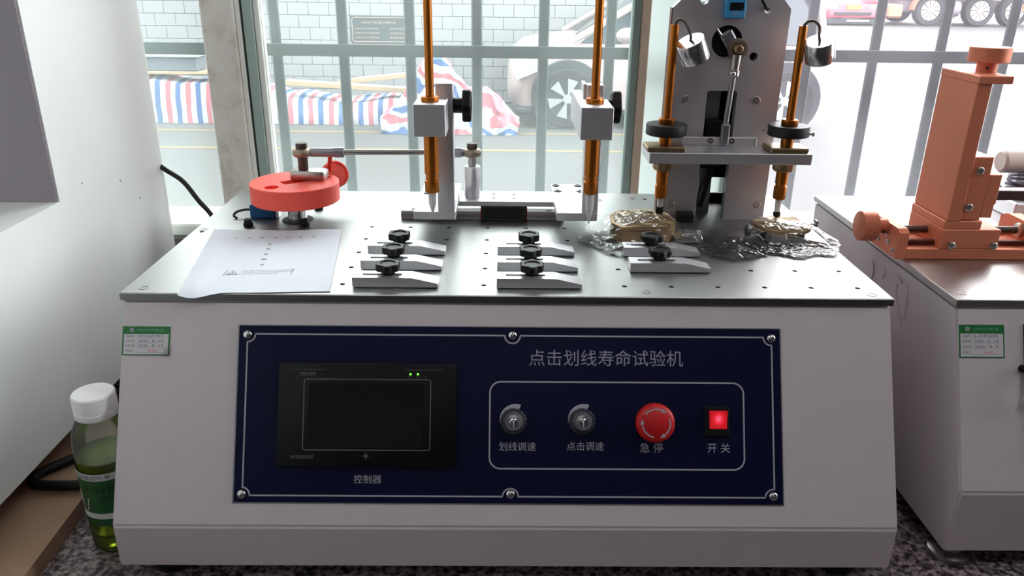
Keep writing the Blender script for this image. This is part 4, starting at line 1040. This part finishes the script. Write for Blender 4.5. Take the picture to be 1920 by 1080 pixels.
obj('wheel_hub', lathe(nb(), (.4160, .1480, .2930), (1, 0, 0), [(0, .0085), (.0135, .0085)], 24), copper, hk, 40)
obj('hub_screw', cyl(nb(), (.4240, .1400, .2890), (.4240, .1385, .2885), .0018, seg=10), bolt_m, hk)
obj('lead_screw', cyl(nb(), (.4405, .1480, .2895), (.72, .1480, .2895), .0044, seg=18), M('dark_lead_screw', (.16, .13, .12), .4, .9, .3, 300), ps_, 40)
sl = obj('slider', box(nb(), .4765, .5410, YF, YB, .2775, .3000, .0008), copper, ps_)
for x in (.4890, .5360):
    b = lathe(nb(), (x, YF, .2818), (0, -1, 0), [(0, .0042), (.0012, .0042), (.0018, .0034), (.0030, .0034), (.0034, .0024)], 14); obj('lock_screw', b, steel, sl, 40)
obj('slider_cap', box(nb(), .4765, .5180, YF+.0005, YB, .3000, .3095, .0008), copper, ps_)
co = obj('column', box(nb(), .4785, .4935, YF, YB, .3095, .4560, .0008), copper, ps_)
obj('column_cap', box(nb(), .4780, .5130, YF-.002, YB, .4560, .4640, .0008), copper, ps_)
tk = obj('top_knob', lathe(nb(), (.5045, .1500, .4745), (0, 0, 1), [(0, .0195), (.0008, .0202), (.0145, .0202), (.0152, .0195)], 44), copper, ps_, 40)
obj('knob_stem', lathe(nb(), (.5045, .1500, .4640), (0, 0, 1), [(0, .0100), (.0105, .0100)], 24), copper, tk, 40)
obj('stem_screw', cyl(nb(), (.4995, .1402, .4690), (.4990, .1395, .4690), .0017, seg=10), bolt_m, tk)
obj('vertical_slide', box(nb(), .4935, .5150, YF+.002, YB, .3105, .3800, .0008), copper, ps_)
sp = obj('slide_plate', box(nb(), .5150, .5285, YF+.002, YB, .3280, .3610, .0008), copper, ps_)
obj('slide_plate_lower', box(nb(), .5150, .5270, YF+.002, YB, .3130, .3290, .0006), copper, ps_)
for x, z in ((.5025, .3655), (.4995, .3250)):
    obj('lock_screw', lathe(nb(), (x, YF+.002, z), (0, -1, 0), [(0, .0042), (.0012, .0042), (.0018, .0034), (.0030, .0034), (.0034, .0024)], 14), steel, co, 40)
obj('side_pin', cyl(nb(), (.5285, .150, .3460), (.5350, .150, .3460), .0014, bev=.0003), steel, ps_, 40)
obj('reach_bar', box(nb(), .5285, .72, .140, .156, .3265, .3375, .0008), M('dark_bronze_bar', S(92, 72, 70), .45, .5), ps_)
obj('far_block', prism(nb(), [(YF, .2775), (YB, .2775), (YB, .2960), (YB-.012, .3010), (YF+.020, .3010), (YF, .2930)], .5850, .6000, 'yz'), copper, ps_)
obj('far_nut', lathe(nb(), (.5850, .1480, .2895), (-1, 0, 0), [(0, .0085), (.004, .0085), (.006, .0060)], 20), steel, ps_, 40)
# cable coil and pale cylinder behind the stage
cc = thing('cable_coil', 'coil of thin grey wire behind the copper stage', 'cable', (.67, .30, ZP))
b = nb()
for k in range(7):
    pts = [(.690+.030*math.cos(a)+.002*math.sin(3*a+k), .30+.022*math.sin(a)+.002*k*.3, .2890+.0032*k+.003*math.sin(a+k)) for a in [2*PI*i/28 for i in range(28)]]
    tube(b, pts, .0017, 6, True)
obj('coil', b, M('purple_grey_wire', S(92, 84, 100), .5), cc, 60)
obj('loose_end', tube(nb(), spline([(.5330, .20, .3340), (.5420, .21, .3210), (.5560, .22, .3050), (.5700, .23, .2700)], 6), .0022, 8), M('slate_wire', S(70, 78, 100), .5), cc, 60)
obj('thin_wire', tube(nb(), spline([(.6650, .28, .2930), (.62, .24, .3090), (.57, .20, .3370), (.545, .18, .3400)], 6), .0009, 6), MATS['purple_grey_wire'], cc, 60)
obj('coil_seat', box(nb(), .655, .725, .27, .33, ZP, .2870, .002), alu, cc)
pc = thing('pale_cylinder', 'pale plastic cylinder above the wire coil at the right edge', 'cylinder', (.70, .345, ZP))
obj('body', cyl(nb(), (.668, .345, .3250), (.75, .345, .3250), .0155, bev=.003), M('pale_pink_plastic', S(226, 208, 200), .5), pc, 40)
obj('stand', box(nb(), .690, .730, .335, .355, ZP, .3110), alu, pc)

# ------------------------------------------------------------------ tall cabinet on the left
cbn = thing('test_chamber', 'tall white test cabinet with a deep rectangular recess at the left', 'cabinet', (-.83, .03, .0))
XC = -.505
b = nb(); r = .032; pts = [(XC-.6, -.62), (XC, -.62), (XC, .4585-r)] + [(XC-r+r*math.cos(a), .4585-r+r*math.sin(a)) for a in [i*PI/2/10 for i in range(1, 11)]] + [(XC-.6, .4585)]
pts = [(x, min(y, .458)) for x, y in pts] if False else pts
prism(b, pts, .058, 1.05, 'xy')
body = obj('body', b, cabpaint, cbn, 30)
rec = nb(); box(rec, XC-.34, XC+.05, -.55, .1546, .3107, .96)
cut(body, rec)
for p in body.data.polygons: p.use_smooth = True
try: body.data.set_sharp_from_angle(angle=math.radians(30))
except Exception: pass
obj('recess_shade', box(nb(), XC-.335, XC-.002, .1516, .1545, .3109, .958), M('grey_recess_shade', S(160, 152, 160), .6, 0, .04, 8), cbn)  # grey sheet paints the shade of the jamb turned from the window
for x in (XC-.08, XC-.52):
    for y in (-.5, .38): obj('foot', lathe(nb(), (x, y, .0192), (0, 0, 1), [(0, .022), (.039, .022)], 20), rubber, cbn)
for y, z in ((.208, .318), (.300, .298), (.345, .262)):
    obj('paint_chip', lathe(nb(), (XC, y, z), (1, 0, 0), [(0, .0013), (.0003, .0010)], 8), M('dark_chip', S(110, 108, 104), .7), cbn)
b = nb(); prism(b, [(-.4625, .0085), (-.4560, -.20), (-1.2, -.20), (-1.2, .20), (-.4900, .20), (-.4790, .06)], .0, .019, 'xy')
o = obj('cardboard_sheet', b, board_m); tag(o, 'brown board lying under the white cabinet on the granite', 'board')

# ------------------------------------------------------------------ drink bottle
BX, BY = -.4035, -.0330
bt = thing('drink_bottle', 'half full bottle of pale green drink with a white cap', 'bottle', (BX, BY, 0))
pet = film('clear_bottle_plastic', (.95, .97, .95), .16, rough=.04, hazecol=(.85, .9, .85), fres=1.45)
obj('bottle_wall', lathe(nb(), (BX, BY, 0), (0, 0, 1), [(.0005, .018), (0.0005, .0245), (.004, .0270), (.012, .0278), (.104, .0280), (.118, .0278), (.132, .0262), (.142, .0225), (.149, .0185), (.155, .0180)], 44, cap=False), pet, bt, 60)
juice = M('green_drink', S(196, 222, 60), .15, 0, .05, 20, trans=.75, ior=1.33)
obj('drink', lathe(nb(), (BX, BY, .0012), (0, 0, 1), [(0, .023), (.004, .0258), (.012, .0268), (.1060, .0270)], 40), juice, bt, 60)
cap_ = obj('cap', lathe(nb(), (BX, BY, .1500), (0, 0, 1), [(0, .0195), (.001, .0200), (.0068, .0200), (.0072, .0195), (.0080, .0195), (.0084, .0200), (.0225, .0198), (.0240, .0185), (.0242, .004)], 48), white_p, bt, 40)
lbm = M('green_bottle_label', S(34, 84, 44), .4, 0, .25, 30)
lb = obj('label', lathe(nb(), (BX, BY, .036), (0, 0, 1), [(0, .02815), (.062, .02825)], 48, cap=False), lbm, bt, 60)
obj('label_band', lathe(nb(), (BX, BY, .090), (0, 0, 1), [(0, .0284), (.0075, .0284)], 48, cap=False), M('white_label_band', S(206, 208, 208), .5), bt, 60)
obj('label_band', lathe(nb(), (BX, BY, .045), (0, 0, 1), [(0, .0284), (.0065, .0284)], 48, cap=False), MATS['white_label_band'], bt, 60)
def wrap_text(s, z, a_mid, a_span, h, r):
    b = nb(); text(b, s, 0, 0, 1, 0, h)
    for v in b.verts:
        a = math.radians(a_mid + v.co.x*a_span); v.co = Vector((BX+r*math.cos(a), BY+r*math.sin(a), z+v.co.y))
    return b
obj('band_lettering', wrap_text('添加酸甜的果汁', .0938, -92, 92, .0050, .02855), M('dark_print', S(30, 30, 38), .6), bt)
obj('label_lettering', wrap_text('大青提', .0800, -84, 78, .0100, .0284), M('dark_green_print', S(12, 36, 20), .6), bt)
obj('label_lettering', wrap_text('青提', .0690, -70, 34, .0065, .0284), MATS['dark_green_print'], bt)
b = nb(); vs = []
for a, z in ((-140, .058), (-118, .053), (-112, .068), (-140, .075)): vs.append(b.verts.new((BX+.0285*math.cos(math.radians(a)), BY+.0285*math.sin(math.radians(a)), z)))
b.faces.new(vs); obj('label_patch', b, MATS['white_label_band'], bt)

# ------------------------------------------------------------------ black cables
o = obj('power_cable', tube(nb(), spline([(-.440, .140, .006), (-.478, .102, .024), (-.5000, .078, .0250), (-.5240, .050, .0250), (-.5310, .0340, .0252), (-.5200, .0240, .0250), (-.4950, .0215, .0250), (-.4650, .0230, .0250), (-.4430, .0300, .0200), (-.4250, .070, .006), (-.410, .120, .0058), (-.400, .170, .0055)], 8), .0055, 10), cable_m, None, 60)
tag(o, 'thick black cable looped on the brown board behind the bottle', 'cable')
o = obj('power_cable', tube(nb(), spline([(-.5045, .4250, .2870), (-.4990, .4300, .2800), (-.4760, .4260, .2650), (-.4560, .4230, .2370), (-.4370, .4200, .2120), (-.4230, .4150, .1700), (-.4150, .4100, .0800), (-.4100, .4000, .0060)], 8), .0036, 10), cable_m, None, 60)
tag(o, 'thin black cable hanging from the white cabinet behind the machine', 'cable')
